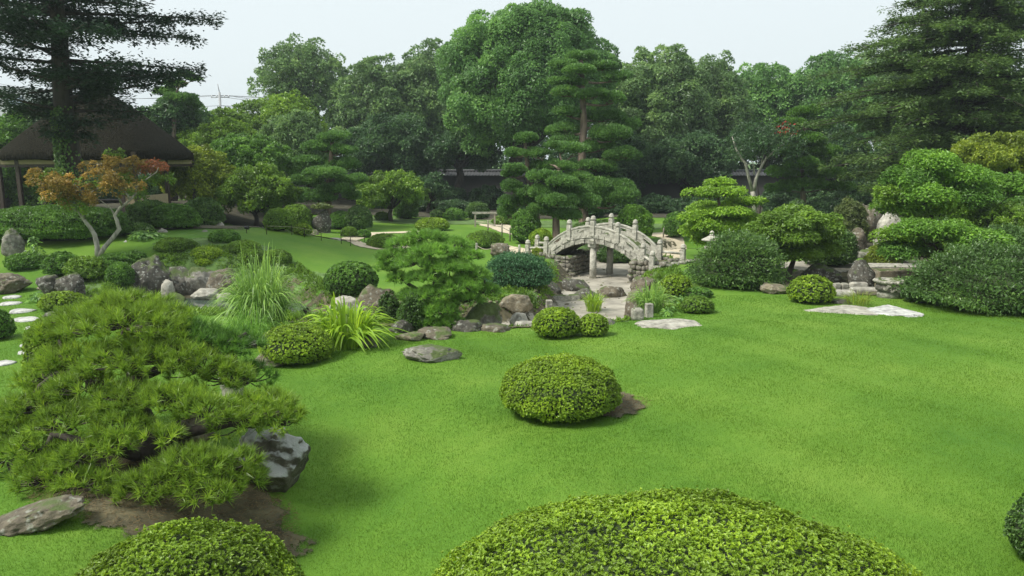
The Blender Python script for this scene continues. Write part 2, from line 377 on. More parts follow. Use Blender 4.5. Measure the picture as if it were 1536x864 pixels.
# water
m, n, l, b = newmat('pond_water'); b.inputs['Base Color'].default_value = (.05, .07, .055, 1); b.inputs['Roughness'].default_value = .08
b.inputs['IOR'].default_value = 1.33; no = n.new('ShaderNodeTexNoise'); no.inputs['Scale'].default_value = 6; bp = n.new('ShaderNodeBump'); bp.inputs['Strength'].default_value = .08
l.new(no.outputs[0], bp.inputs['Height']); l.new(bp.outputs[0], b.inputs['Normal'])
a = np.linspace(0, 2*math.pi, 40, endpoint=False)
struct(MB().add(np.vstack([np.column_stack([-7.6+2.6*np.cos(a), 18+2.4*np.sin(a), np.full(40, -.36)])]), np.arange(40)[None, :]).build('pond_water', m))

# grass blades of the near lawn
def grass():
    n = 900000
    u = rng.random(n); D = 3.6*np.exp(u*math.log(17.5/3.6))
    x = (rng.random(n)-.5)*2*(.80*D+.4); y = D
    sd_ = stream_d(x, y)
    k = (sd_ > .45)
    for cx, cy, rx, ry in ((-3.35, 6.8, 1.25, .9), (gp(905,618)[0], gp(905,618)[1]+.25, .68, .45)):
        q = ((x-cx)/rx)**2+((y-cy)/ry)**2+.25*wob(x, y, 6, 3); k &= rng.random(len(x)) < sm(q, .55, 1.25)
    x, y, D = x[k], y[k], D[k]; n = len(x)
    p = np.stack([x, y, H(x, y)+.012*wob(x, y, 3.1, 3)-.004], 1)
    hgt = (.016+.014*rng.random(n))*(1+.35*wob(x, y, 2.2, 9))
    wd = np.maximum(.003, D*.00055)*(.7+.6*rng.random(n))
    ax = np.stack([rng.normal(size=n)*.3, rng.normal(size=n)*.3, np.ones(n)], 1)
    V, F = spikes(p, ax, hgt, wd)
    t = np.clip(.48+.30*wob(x, y, .55, 2)+.14*wob(x, y, 2.3, 4)+rng.normal(size=n)*.12, 0, 1)
    mt = foliage('grass_blade', (.062, .152, .013), (.103, .206, .019), (.150, .252, .032), .7, .4, .1)
    o = MB().add(V, F, 0, t).build('grass', mt)
    tag(o, 'short mown bright green grass covering the near lawn', 'grass', None, 'stuff')
grass()

# ------------------------------------------------------------------ foliage generators
def dome_leaves(mb, c, r, kind='azalea', cov=2.6, L=None, low=.0, cz=.38, seed=0, mat=0, lump=.05, core=1, spiky=0.0):
    """clipped or loose mound: leaf shell over an uneven ellipsoid whose middle stands at cz*height"""
    rx, ry, hh = r; c = np.asarray(c, float)
    D = max(np.linalg.norm(c[:2]), 3); px = D/739.0
    L = max((L or .026)*.92, 2.15*px); Wd = L*.5
    rz_up = hh*(1-cz); rz_dn = hh*cz*1.25
    area = 2*math.pi*((rx+ry)/2)*((rx+ry)/2*.5+hh*.75)
    N = int(min(1.15*cov*area/(L*Wd*.5), 230000))
    d = norm(rand3(N)); d[:, 2] = np.where(d[:, 2] < -.55, -d[:, 2], d[:, 2])
    f = 1+lump*vnoise(d, 3.2, seed)+lump*.5*vnoise(d, 8, seed+1)
    dep = rng.random(N)**2*min(.16, .07+L/ max(rx, .1)*.5)
    f2 = f*(1-dep)+spiky*rng.random(N)**3
    R = np.stack([np.full(N, rx), np.full(N, ry), np.where(d[:, 2] > 0, rz_up, rz_dn)], 1)
    P = d*R*f2[:, None]+[0, 0, hh*cz]
    P[:, 2] = np.maximum(P[:, 2], L*.1*rng.random(N))
    out = norm(d/R)
    if L < .04 and px < .02: P = P+out*(L*1.6*(rng.random(N) < .035)*rng.random(N))[:, None]+out*(L*.5*np.clip(vnoise(P, 7, seed+9), 0, 1))[:, None]
    if spiky == 0 and L < .06:
        M = 6; K = N//M; N = K*M; idx = np.repeat(np.arange(K), M); P = P[idx]+rand3(N)*L*.10; out = out[idx]
        stem = norm(out+rand3(K)[idx]*.45+[0, 0, .35]); t1 = norm(np.cross(stem, [.3, .5, .1])); t2 = np.cross(stem, t1)
        an = np.tile(np.arange(M)*6.283/M, K)+np.repeat(rng.uniform(0, 6, K), M)
        ax = norm(stem*(.35+.6*rng.random(N))[:, None]+t1*np.cos(an)[:, None]+t2*np.sin(an)[:, None]); nr = norm(stem-ax*.3+rand3(N)*.15)
    else:
        idx = np.arange(N)
        nr = norm(out+rand3(N)*.5+[0, 0, .25]); ax = norm(np.cross(nr, rand3(N))+out*(.55+spiky*3)+[0, 0, .15])
    sz = L*(.55+.8*rng.random(N))
    V, F = leafq(P+c-ax*sz[:, None]*.4, ax, nr, sz, sz*.52)
    t = np.clip(.46+.28*vnoise(P+c, 2.2/max(rx, .25), seed+5)+.16*vnoise(P+c, 9/max(rx, .25), seed+6)+(rng.normal(size=N)*.13)[idx]+rng.normal(size=N)*.13, 0, 1)
    mb.add(V, F, mat, t)
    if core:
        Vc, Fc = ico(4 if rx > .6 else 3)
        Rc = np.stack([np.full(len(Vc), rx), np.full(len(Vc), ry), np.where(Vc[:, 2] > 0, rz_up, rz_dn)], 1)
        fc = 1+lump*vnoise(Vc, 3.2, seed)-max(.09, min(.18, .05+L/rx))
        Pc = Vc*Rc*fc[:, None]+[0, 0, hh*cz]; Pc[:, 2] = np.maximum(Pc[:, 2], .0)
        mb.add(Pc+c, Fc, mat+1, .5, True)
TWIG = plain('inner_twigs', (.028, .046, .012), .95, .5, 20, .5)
SEEDN = [100]
def shrub(x0, x1, yt, yb, col, label, name='clipped_shrub', cat='shrub', D=None, dr=.9, group=None, cov=2.6, L=None, cz=.38, lump=.05, spiky=0., zoff=0):
    SEEDN[0] += 3
    cx = (x0+x1)/2
    if D is None:
        g = G(cx, yb); w = (x1-x0)*mpp(g[1], yb); r = w/2; Dc = g[1]+r*dr*.85
        w = (x1-x0)*mpp(Dc, yb); r = w/2
    else: Dc = D; r = (x1-x0)*mpp(Dc, yb)/2
    p = W(cx, yb, Dc); z0 = h(p[0], Dc)
    if D is None: z0 = min(z0, g[2]+.02)
    zt = W(cx, yt, Dc)[2]
    hh = max(zt-z0, .12)
    hh = max((hh-zoff)*.97, .12)
    mb = MB(); c = np.array([p[0], Dc, z0+zoff])
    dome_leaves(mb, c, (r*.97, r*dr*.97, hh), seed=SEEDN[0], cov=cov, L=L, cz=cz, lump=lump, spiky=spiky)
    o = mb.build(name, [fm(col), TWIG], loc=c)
    return tag(o, label, cat, group)

def rockmesh(r, seed, rough=.22, flat=0.0, sub=4, angular=.5):
    V, F = ico(sub); rs = np.random.default_rng(seed)
    off = Vector(rs.uniform(-50, 50, 3)); out = np.empty(len(V))
    for i, v in enumerate(V):
        p = Vector(v)
        dd = mn.voronoi(p*1.9+off)[0]
        out[i] = 1+rough*mn.fractal(p*1.1+off, 1.0, 2.0, 4)+rough*.4*mn.noise(p*4+off)-.10*max(0, .22-(dd[1]-dd[0]))/.22
    P = V*out[:, None]
    for k in range(int(7+5*angular)):                # chisel planes
        d = norm(rs.normal(size=3)); lim = rs.uniform(.62, .9)
        e = P@d-lim; P = P-np.where(e > 0, e*.94, 0)[:, None]*d
    for i, v in enumerate(P):
        q = mn.fractal(Vector(v)*5+off, .9, 2.1, 4); P[i] = v*(1+.06*q)
    if flat: P[:, 2] = np.where(P[:, 2] > 1-flat, 1-flat+(P[:, 2]-1+flat)*.12, P[:, 2])
    return P*np.asarray(r), F
def rock(x0, x1, yt, yb, col, label, D=None, dr=.8, taper=0., big=1.0, seed=None, name='rock', cat='rock', group=None, flat=0., rough=.22, tilt=0, bury=.3, rz=0.):
    SEEDN[0] += 3; seed = seed or SEEDN[0]
    cx = (x0+x1)/2
    if D is None:
        g = G(cx, yb); r = (x1-x0)*mpp(g[1], yb)/2; Dc = g[1]+r*dr*.7
    else: Dc = D
    r = (x1-x0)*mpp(Dc, yb)/2*1.08*big
    p = W(cx, yb, Dc); z0 = h(p[0], Dc) if D is None else min(h(p[0], Dc), W(cx, yb, Dc)[2])
    zt = W(cx, yt, Dc)[2]; hh = max(zt-z0, .05)
    rzv = hh/(1+(1-bury)*0.0+.75*(1-bury)) if bury < 1 else hh
    V, F = rockmesh((r, r*dr, rzv), seed, rough, flat, 5 if (x1-x0) > 60 else (4 if (x1-x0) > 24 else 3))
    if taper: zn = np.clip(V[:, 2]/V[:, 2].max(), 0, 1)[:, None]; V[:, :2] *= 1-taper*zn
    V = V*[1, 1, 1]; top = V[:, 2].max(); V[:, 2] += hh-top
    if tilt: 
        ct, s_ = math.cos(tilt), math.sin(tilt); V = V@np.array([[ct, 0, s_], [0, 1, 0], [-s_, 0, ct]]).T; V[:, 2] += hh-V[:, 2].max()
    if rz:
        ct, s_ = math.cos(rz), math.sin(rz); V = V@np.array([[ct, -s_, 0], [s_, ct, 0], [0, 0, 1]]).T
    c = np.array([p[0], Dc, z0])
    o = MB().add(V+c, F, 0, None, True).build(name, ST[col], loc=c)
    return tag(o, label, cat, group)

def slab(x0, x1, yt, yb, col, label, name='flat_stone', cat='stone slab', h_=.03, seed=1, group=None):
    g0, g1 = G((x0+x1)/2, yt), G((x0+x1)/2, yb); c = (g0+g1)/2; rx = (x1-x0)*mpp(c[1], (yt+yb)/2)/2; ry = max((g0[1]-g1[1])/2, .12)
    V, F = rockmesh((rx*1.1, ry*1.15, .16), seed, .06, .45, 5, 0); V[:, 2] += h_-V[:, 2].max()
    Z = H(V[:, 0]+c[0], V[:, 1]+c[1])-h(c[0], c[1]); V[:, 2] += Z; c = np.array([c[0], c[1], h(c[0], c[1])])
    o = MB().add(V+c, F, 0, None, True).build(name, ST[col], loc=c); return tag(o, label, cat, group)
def crown_leaves(mb, c, r, N, L, seed=0, sub=26, mat=0, updir=.45, fill=.12, tintoff=0., subr=.33, hollow=.25):
    """one lobe of a crown: many leaf clumps on an ellipsoid"""
    c = np.asarray(c, float); r = np.asarray(r, float); rs = np.random.default_rng(seed)
    k = max(int(sub), 4)
    d = norm(rs.normal(size=(k, 3))+[0, 0, .25]); sr = (subr*(.75+.6*rs.random(k)))[:, None]
    sc = c+d*r*(1-sr*.75)*(.74+.52*rs.random(k))[:, None]
    which = rng.integers(0, k, N)
    e = norm(rand3(N)+d[which]*.9+[0, 0, .35])
    rad = sr[which]*r.mean()*np.array([1, 1, .85])
    P = sc[which]+e*rad*(1-hollow*rng.random(N)**2)[:, None]
    nf = int(N*fill)
    if nf:
        P[:nf] = c+norm(rand3(nf))*r*(rng.random(nf)**.5*.85)[:, None]
    nr = norm(e*.7+rand3(N)*.6+[0, 0, updir]); ax = norm(np.cross(nr, rand3(N))+e*.5)
    sz = L*(.65+.7*rng.random(N)); 
    V, F = leafq(P, ax, nr, sz, sz*.55, .2)
    ct = rs.normal(size=k)*.16
    t = np.clip(.45+tintoff+ct[which]+.2*vnoise(P, 1.2, seed)+rng.normal(size=N)*.17, 0, 1)
    mb.add(V, F, mat, t)
def pad_leaves(mb, c, r, N, L, seed=0, mat=0, needle=True):
    """cloud-pruned pad: flat underside, tufts pointing up and out, uneven rim"""
    c = np.asarray(c, float); rs = np.random.default_rng(seed)
    k = 9+int(rs.integers(0, 5)); a = rs.uniform(0, 6.28, k); q = rs.uniform(.25, .78, k)
    sc = np.stack([np.cos(a)*q*r[0], np.sin(a)*q*r[1], rs.uniform(-.1, .35, k)*r[2]], 1); sc[0] = 0
    sr = rs.uniform(.36, .52, k); sr[0] = .62
    w = rng.integers(0, k, N); e = norm(rand3(N)); e[:, 2] = np.where(rng.random(N) < .82, np.abs(e[:, 2]), e[:, 2]*.5)
    P = c+sc[w]+e*sr[w][:, None]*np.array([r[0], r[1], r[2]*1.7])*(1-.25*rng.random(N)**2)[:, None]
    sz = L*(.7+.6*rng.random(N))
    t = np.clip(.45+rs.normal()*.07+.22*vnoise(P, 1.6/max(r[0], .2), seed)+rng.normal(size=N)*.18, 0, 1)
    if needle:
        ax = norm(e+rand3(N)*.45+[0, 0, .55]); nr = norm(e+rand3(N)*.8)
        V, F = leafq(P-ax*sz[:, None]*.4, ax, nr, sz, sz*.42, 0)
    else:
        nr = norm(e*.6+rand3(N)*.5+[0, 0, .8]); ax = norm(np.cross(nr, rand3(N))+e*.4)
        V, F = leafq(P, ax, nr, sz, sz*.55, .2)
    mb.add(V, F, mat, t)
def limb(mb, a, b, r0, r1, sag=.1, seg=7, n=8, seed=0):
    a = np.asarray(a, float); b = np.asarray(b, float); rs = np.random.default_rng(seed); L = np.linalg.norm(b-a)
    t = np.linspace(0, 1, n)[:, None]; w = rs.normal(size=3)*.07*L; w2 = rs.normal(size=3)*.04*L
    P = a+(b-a)*t+w*np.sin(t*math.pi)+w2*np.sin(t*2*math.pi)+np.array([0, 0, -sag*L])*np.sin(t*math.pi)
    addtube(mb, P, r0+(r1-r0)*np.linspace(0, 1, n), seg); return P

def padtree(name, label, cat, D, base, trunk, pads, col, barkm=None, L=.09, tr=.16, needle=True, cov=2.4, group=None, padname='foliage_pad', bz=None, doff=1.0, ratio=.9, flat=1.0):
    """trunk: picture points up from the base; pads: (x, y, w, h[, depth offset in m])"""
    SEEDN[0] += 7; seed = SEEDN[0]; rs = np.random.default_rng(seed)
    pb = W(base, 400, D); z0 = h(pb[0], D) if bz is None else bz
    pb = np.array([pb[0], D, z0-.05])
    r0 = root(name, label, cat, (pb[0], pb[1], z0), group)
    tp = [pb]+[W(a, b_, D+rs.normal()*.08*doff) for a, b_ in trunk]
    mb = MB(); T = np.array(tp); s = np.linspace(0, len(T)-1, len(T)*5); TT = np.stack([np.interp(s, range(len(T)), T[:, k]) for k in range(3)], 1)
    for _ in range(3): TT[1:-1] = (TT[:-2]+2*TT[1:-1]+TT[2:])/4
    rr = tr*np.linspace(1, .3, len(TT)); rr[0] *= 1.5; rr[1] *= 1.15
    addtube(mb, TT, rr, 10)
    k1024 = mpp(D)*1.5; L = max(L, 2.9*k1024)
    for i, p in enumerate(pads):
        x, y, w, hh = p[:4]; dd = p[4] if len(p) > 4 else rs.uniform(-.35, .35)*w*mpp(D)*1.2
        c = W(x, y, D+dd); rx = w*mpp(D, y)/2; rz = hh*mpp(D, y)/2
        q = TT[np.argmin(np.linalg.norm((TT-c)*[1, 1, 1.6], axis=1)+np.where(TT[:, 2] > c[2], .6, 0))]
        limb(mb, q, c+[0, 0, -rz*.4], tr*.33, tr*.10, .05, 6, 7, seed+i)
        for j in range(4):
            an = rs.uniform(0, 6.28); limb(mb, c+(q-c)*.25+[0,0,-rz*.3], c+[math.cos(an)*rx*.6, math.sin(an)*rx*.5, 0], tr*.12, tr*.04, 0, 4, 4, seed+i*7+j)
        area = math.pi*rx*rx*ratio*1.8+2*math.pi*rx*rz*1.2; N = int(cov*area/(L*L*(.30 if needle else .55)*.5*1.1))
        pm = MB(); pad_leaves(pm, c, (rx, rx*ratio, rz*flat), min(N, 22000), L, seed+i*11, 0, needle)
        pm.build(padname, fm(col[i % len(col)] if isinstance(col, (list, tuple)) else col), r0, loc=c)
    mb.build('trunk', barkm or BARKT, r0, loc=pb)
    return r0

def bigtree(name, label, D, cx, w, yt, yb, col, base=None, cat='tree', dens=1.0, L=.2, lobes=14, tr=.3, group=None, loose=0., seed=None, trunkx=None, barkm=None, ylean=0., depth=.9, subr=.33, mult=1, z0=None):
    """broadleaf crown filling the picture box cx +- w/2, yt..yb at distance D"""
    SEEDN[0] += 7; seed = seed or SEEDN[0]; rs = np.random.default_rng(seed)
    top = W(cx, yt, D); bot = W(cx, yb, D); c = (top+bot)/2; w = w*(1.06+.22*loose)
    R = np.array([w/2*mpp(D, yt), w/2*mpp(D, yt)*depth, (top[2]-bot[2])/2])
    bx = W(trunkx if trunkx is not None else cx, 400, D)[0]; zg = h(bx, D) if z0 is None else z0
    r0 = root(name, label, cat, (bx, D, zg), group)
    Lk = max(L, 2.7*mpp(D)*1.5); dens = dens*(1-.35*loose)
    mb = MB(); tm = MB()
    fork = np.array([bx*.7+c[0]*.3, D, max(c[2]-R[2]*.75, zg+.6)])
    limb(tm, (bx, D, zg-.1), fork, tr, tr*.72, 0, 10, 8, seed)
    ds = []; ga = math.pi*(3-5**.5)
    for i in range(lobes):
        zc = 1-(i+.5)/lobes*1.55; a_ = ga*i+rs.uniform(-.3, .3); q = math.sqrt(max(0, 1-zc*zc)); ds.append((q*math.cos(a_), q*math.sin(a_), zc))
    for i, d in enumerate(ds):
        k = rs.uniform(.36, .47); rr = R*k*np.array([1, 1, rs.uniform(.85, 1.15)])
        lc = c+np.array(d)*R*(1-k*.92)*rs.uniform(.88, 1.04)
        area = 4*math.pi*(rr.mean()**2); N = int(1.9*dens*area/(Lk*Lk*.55*.5)*(1-loose*.55))
        crown_leaves(mb, lc, rr, min(N, 14000), Lk, seed+i*13, sub=int((30-10*loose)*mult), tintoff=rs.normal()*.09, subr=subr*(1-.25*loose))
        P = limb(tm, fork+(lc-fork)*.02, lc, tr*.42, tr*.1, -.06, 6, 8, seed+i)
        for j in range(int(3+5*loose)):
            e = lc+norm(rs.normal(size=3)+[0, 0, .3])*rr*.85; limb(tm, P[4+j % 3], e, tr*.12, tr*.03, 0, 4, 5, seed+i*31+j)
    tm.build('trunk', barkm or BARKD, r0, loc=(bx, D, zg)); mb.build('crown', fm(col), r0, loc=c)
    return r0

def conifer(name, label, D, tx, trunk_px, ylist, col, barkm, tr, z_top, Lx=.3, seed=1, group=None, dens=1.0, droop=.12, zg=None, lean=0, nbr=8, up=.1, sub=1.0, gap=.5):
    """tiers of flat sprays; ylist: (picture y, half width in px left, right)"""
    SEEDN[0] += 7; rs = np.random.default_rng(seed)
    bx = W(tx, 300, D)[0]; zg = h(bx, D) if zg is None else zg
    r0 = root(name, label, 'tree', (bx, D, zg), group)
    tm = MB(); tpz = np.linspace(zg-.1, z_top, 16); P = np.stack([bx+.05*np.sin(tpz)+lean*(tpz-zg), D+0*tpz, tpz], 1)
    rr = tr*np.linspace(1, .18, 16); rr[0] *= 1.35; addtube(tm, P, rr, 12)
    mb = MB(); Lk = max(Lx, 2.8*mpp(D)*1.5); k = mpp(D)
    ys = [q[0] for q in ylist]; step = 9/ k * 0.035
    z0 = W(tx, ys[-1], D)[2]; z1 = W(tx, ys[0], D)[2]; zs = np.array([W(tx, q[0], D)[2] for q in ylist])[::-1]
    wl_ = np.array([q[1] for q in ylist])[::-1]*k; wr_ = np.array([q[2] for q in ylist])[::-1]*k
    z = z0; tier = 0
    while z < max(z1, z_top-.3):
        frac = 1 if z <= z1 else max(.05, (z_top-z)/(z_top-z1))
        for j in range(nbr):
            a_ = rs.uniform(0, 6.283); wlr = np.interp(z, zs, wl_) if math.cos(a_) < 0 else np.interp(z, zs, wr_)
            ln = wlr*frac*rs.uniform(.55, 1.05)*(1 if abs(math.cos(a_)) > .5 else .85)
            if ln < .3: continue
            dr_ = np.array([math.cos(a_), math.sin(a_), up+rs.normal()*.09]); b0 = np.array([bx+lean*(z-zg), D, z+rs.normal()*.2])
            perp = norm(np.cross(dr_, [0, 0, 1])); n_ = 9; t = np.linspace(0, 1, n_)[:, None]
            Q = b0+dr_*ln*t+np.array([0, 0, -droop*ln])*t**2+perp*rs.normal()*.06*ln*t
            addtube(tm, Q, np.linspace(tr*.16, tr*.02, n_), 5)
            ns = max(5, int(ln*4.6*sub)); 
            for s in range(ns):                        # side sprays
                tt = rs.uniform(.12, 1); wd = (.12+.42*(1-tt)+.12*rs.random())*min(ln, 2.6)*rs.choice([-1, 1])*rs.uniform(.4, 1)
                cc = b0+dr_*ln*tt+np.array([0, 0, -droop*ln])*tt**2
                sdv = norm(perp*np.sign(wd)+dr_*.75+[0, 0, rs.normal()*.12]); sl = abs(wd)+.15
                N = max(5, int(dens*sl*26*(.25/Lk)))
                u = rng.random(N); lat = rng.normal(size=N)*.16*(1.15-u)+rng.normal(size=N)*.03
                pr = norm(np.cross(sdv, [0, 0, 1]))
                C = cc+sdv*(u*sl)[:, None]+pr*lat[:, None]+np.stack([0*u, 0*u, rng.normal(size=N)*.09-.10*u*u*sl], 1)
                ax = norm(sdv*.8+pr*np.sign(lat)[:, None]*.7+rand3(N)*.35); nr = norm(rand3(N)*.35+[0, 0, 1])
                sz = Lk*(.6+.7*rng.random(N)); V, F = leafq(C, ax, nr, sz, sz*.5, .12)
                tv = np.clip(.35+.35*u+rs.normal()*.12+rng.normal(size=N)*.14, 0, 1); mb.add(V, F, 0, tv)
        z += rs.uniform(.8, 1.25)*gap; tier += 1
    tm.build('trunk', barkm, r0, loc=(bx, D, zg)); mb.build('crown', fm(col), r0, loc=(bx, D, (z0+z1)/2))
    return r0

def blades(name, label, cat, x0, x1, yt, yb, col, n, width, arch=.5, D=None, spread=.25, seg=7, L=None, group=None, up=1.0):
    cx = (x0+x1)/2
    if D is None:
        g = G(cx, yb); D = g[1]+.35
    p = W(cx, yb, D); z0 = h(p[0], D); Ht = W(cx, yt, D)[2]-z0; R = (x1-x0)*mpp(D, yb)/2
    c = np.array([p[0], D, z0]); V = []; F = []; tt = []
    t = np.linspace(0, 1, seg)
    for i in range(n):
        a_ = random.uniform(0, 6.283); rr = R*spread*math.sqrt(random.random()); o = np.array([math.cos(a_)*rr, math.sin(a_)*rr, 0])
        b_ = a_+random.gauss(0, .6); k = random.random()**.7; reach = R*k*(1.12-spread*.3)*random.uniform(.75, 1.1); hh = Ht*random.uniform(.72, 1.18)*(1.0-.25*k)*up
        dv = np.array([math.cos(b_), math.sin(b_), 0]); s = np.array([-dv[1], dv[0], 0])
        z = hh*(1.9*t-(.9+arch*k)*t**2); z = np.maximum(z, .02)
        q = c+o+dv*(reach*t**1.5)[:, None]+np.stack([0*t, 0*t, z], 1)+s*(random.gauss(0, .05)*t)[:, None]
        wv = width*random.uniform(.6, 1.2)*np.sin(np.clip(t*.9+.12, 0, 1)*math.pi)**.6; wv[-1] = width*.05
        tw = s+np.array([0, 0, random.gauss(0, .5)]); tw = tw/np.linalg.norm(tw)
        n0 = len(V)*1; base_ = sum(len(v) for v in V)
        V.append(np.stack([q-tw*wv[:, None]/2, q+tw*wv[:, None]/2], 1).reshape(-1, 3))
        for j in range(seg-1): F.append((base_+2*j, base_+2*j+1, base_+2*j+3, base_+2*j+2)); 
        tt += [min(1, max(0, random.gauss(.5, .25)))]*(seg-1)
    o = MB().add(np.concatenate(V), np.array(F), 0, np.array(tt), True).build(name, fm(col), loc=c)
    return tag(o, label, cat, group)

# ================================================================== LARGE STRUCTURE
# ---- stone arch bridge
def bridge():
    C = np.array([2.56, 23.4]); u = np.array([.82, -.573]); u = u/np.linalg.norm(u); nn = np.array([-u[1], u[0]]); WD = 1.3
    Rr = 2.36; half = 1.78; zc = .86
    def arc(s, off=0): return zc-(Rr-math.sqrt(max(Rr*Rr-s*s, 0)))+off
    def pt(s, w, z): q = C+u*s+nn*w; return np.array([q[0], q[1], z])
    ang = math.atan2(u[1], u[0])
    r0 = root('stone_bridge', 'arched grey stone footbridge with carved parapets over the dry sandy stream', 'bridge', (C[0]+nn[0]*.65, C[1]+nn[1]*.65, -.5))
    def strip(mb, S, w0, w1, lo, hi):
        V = []; 
        for s in S: V += [pt(s, w0, lo(s)), pt(s, w1, lo(s)), pt(s, w1, hi(s)), pt(s, w0, hi(s))]
        F = []
        for i in range(len(S)-1):
            a = i*4; b_ = a+4
            for j in range(4): F.append((a+j, b_+j, b_+(j+1) % 4, a+(j+1) % 4))
        e = (len(S)-1)*4; F += [(0, 1, 2, 3), (e+3, e+2, e+1, e)]
        mb.add(np.array(V), np.array(F))
    S = np.linspace(-half, half, 25)
    mb = MB(); strip(mb, S, .10, WD-.10, lambda s: arc(s, -.22), lambda s: arc(s, -.03)); mb.build('deck', ST['cut'], r0)
    for w in (-.03, WD-.09):                      # edge ring of short blocks, near and far
        for i in range(16):
            a = -half+2*half*i/16+.008; b_ = -half+2*half*(i+1)/16-.008
            mb = MB(); strip(mb, np.linspace(a, b_, 3), w, w+.12, lambda s: arc(s, -.10), lambda s: arc(s, .0)); 
            bevel(mb.build('edge_block', ST['granite'], r0), .008)
        mb = MB(); strip(mb, np.linspace(-half+.05, half-.05, 25), w+.025, w+.10, lambda s: arc(s, -.27), lambda s: arc(s, -.104)); mb.build('arch_rib', ST['cut'], r0)
        # beam ends, light stone blocks let into the rib
        for i in range(9):
            s = -1.45+i*.3625; 
            V, F = box(pt(s, w+.05, arc(s, -.185)), (.13, .125, .13), ang); MB().add(V, F).build('beam_end', ST['granite'], r0)
    posts = [-1.745, -.87, 0, .87, 1.745]
    def post(x, y, z, hgt, wdt=.15):
        o = r0; V, F = box((x, y, z+hgt*.36), (wdt, wdt, hgt*.82), ang); mb = MB().add(V, F)
        V, F = lathe([(.0, .0), (wdt*.42, .0), (wdt*.42, .025), (wdt*.56, .035), (wdt*.60, .06), (wdt*.56, .085), (wdt*.50, .10), (wdt*.50, .115), (wdt*.42, .145), (wdt*.2, .165), (0, .172)], 14, (x, y, z+hgt*.77-.0))
        mb.add(V, F, 0, None, True); bevel(mb.build('post', ST['granite'], r0), .012)
    for w in (.02, WD-.04):
        for s in posts: q = pt(s, w, 0); post(q[0], q[1], arc(min(abs(s), 1.74))-.02, .60)
        for a, b_ in zip(posts[:-1], posts[1:]):
            T = np.linspace(a+.08, b_-.08, 7)
            mb = MB(); strip(mb, T, w-.05, w+.05, lambda s: arc(s, .235), lambda s: arc(s, .30)); bevel(mb.build('rail', ST['granite'], r0), .015)
            # pierced parapet slab: upper and lower bands and carved ends with a cloud-shaped opening
            mid = (a+b_)/2
            mb = MB(); strip(mb, T, w-.028, w+.028, lambda s: arc(s, .004), lambda s: arc(s, .085))
            strip(mb, T, w-.030, w+.030, lambda s: arc(s, .175), lambda s: arc(s, .233))
            T1 = np.linspace(a+.08, mid-.13, 4); T2 = np.linspace(mid+.13, b_-.08, 4)
            for TT in (T1, T2): strip(mb, TT, w-.027, w+.027, lambda s: arc(s, .086), lambda s: arc(s, .174))
            mb.build('parapet_slab', ST['granite'], r0)
            mb = MB()
            for k in (0, 1, 4):
                s = mid-.11+.05*k; V, F = ico(2); mb.add(V*[.03, .02, .025]+pt(s, w-.005, arc(s, .10)), F, 0, None, True)
            mb.build('carving', ST['cut'], r0)
    # wing posts and sloping rails at both ends
    def wing(px, py, D, s, w, top=.5):
        p = W(px, py, D); zz = h(p[0], D); q = pt(s, w, arc(1.745, .24)); post(p[0], p[1], zz-.02, top)
        mb = MB(); addtube(mb, [q, np.array([p[0], p[1], zz+.27])], .04, 8); mb.build('wing_rail', ST['granite'], r0)
    wing(978, 400, 21.95, 1.745, .02, .58); wing(1024, 392, 23.2, 1.745, WD-.04, .56)
    wing(791.8, 383, 24.9, -1.745, .02, .52); wing(806, 380, 26.3, -1.745, WD-.04, .52)
    for w, D, s in ((.10, 0, -.02), (WD-.12, 0, .02)):
        q = pt(s, w, 0); mb = MB(); addtube(mb, [(q[0], q[1], -.75), (q[0], q[1], arc(0, -.40))], [.115, .105], 18); mb.build('pillar', ST['granite'], r0)
        V, F = box((q[0], q[1], arc(0, -.33)), (.27, .27, .14), ang); bevel(MB().add(V, F).build('capital', ST['granite'], r0), .012)
    # the cross beam
    a, b_ = pt(0, -.06, arc(0, -.235)), pt(0, WD+.06, arc(0, -.235)); m_ = (a+b_)/2
    V, F = box(m_, (.20, WD+.24, .09), ang); MB().add(V, F).build('cross_beam', ST['cut'], r0)
    # masonry abutments
    def abut(s0, s1, label, name='bridge_abutment'):
        rs = np.random.default_rng(int(abs(s0)*100)); m1 = MB()
        rt = None
        q = pt((s0+s1)/2, WD/2, -.6); o = root(name, label, 'abutment', q)
        V, F = box((q[0], q[1], -.36), (abs(s1-s0)-.12, WD+.10, .84), ang); MB().add(V, F).build('core', SOIL, o)
        mb = MB()
        def face(P0, P1, z0, z1):
            P0 = np.array(P0); P1 = np.array(P1); L = np.linalg.norm(P1-P0); d = (P1-P0)/L; z = z0
            while z < z1:
                hh = rs.uniform(.10, .17); x = -rs.uniform(0, .1)
                while x < L:
                    ww = rs.uniform(.11, .26); V, F = ico(2); V = np.sign(V)*np.abs(V)**.55
                    V = V*(1+.12*vnoise(V, 2, int(rs.integers(999))))[:, None]
                    c = P0+d*(x+ww/2); V = V*[ww*.5, .09, hh*.52]; an = math.atan2(d[1], d[0])+rs.normal()*.05
                    V = V@np.array([[math.cos(an), math.sin(an), 0], [-math.sin(an), math.cos(an), 0], [0, 0, 1]])
                    mb.add(V+[c[0], c[1], z+hh/2+rs.normal()*.015], F, 0, None, True); x += ww
                z += hh*.97
        A = [pt(s0, -.06, 0)[:2], pt(s1, -.06, 0)[:2], pt(s1, WD+.06, 0)[:2], pt(s0, WD+.06, 0)[:2]]
        for i in range(4): face(A[i], A[(i+1) % 4], -.78, .06)
        mb.build('masonry_face', ST['masonry'], o)
    abut(-2.35, -.80, 'rough masonry abutment of irregular stones under the left end of the bridge')
    abut(1.42, 2.3, 'small rough stone abutment under the right end of the bridge')
bridge()

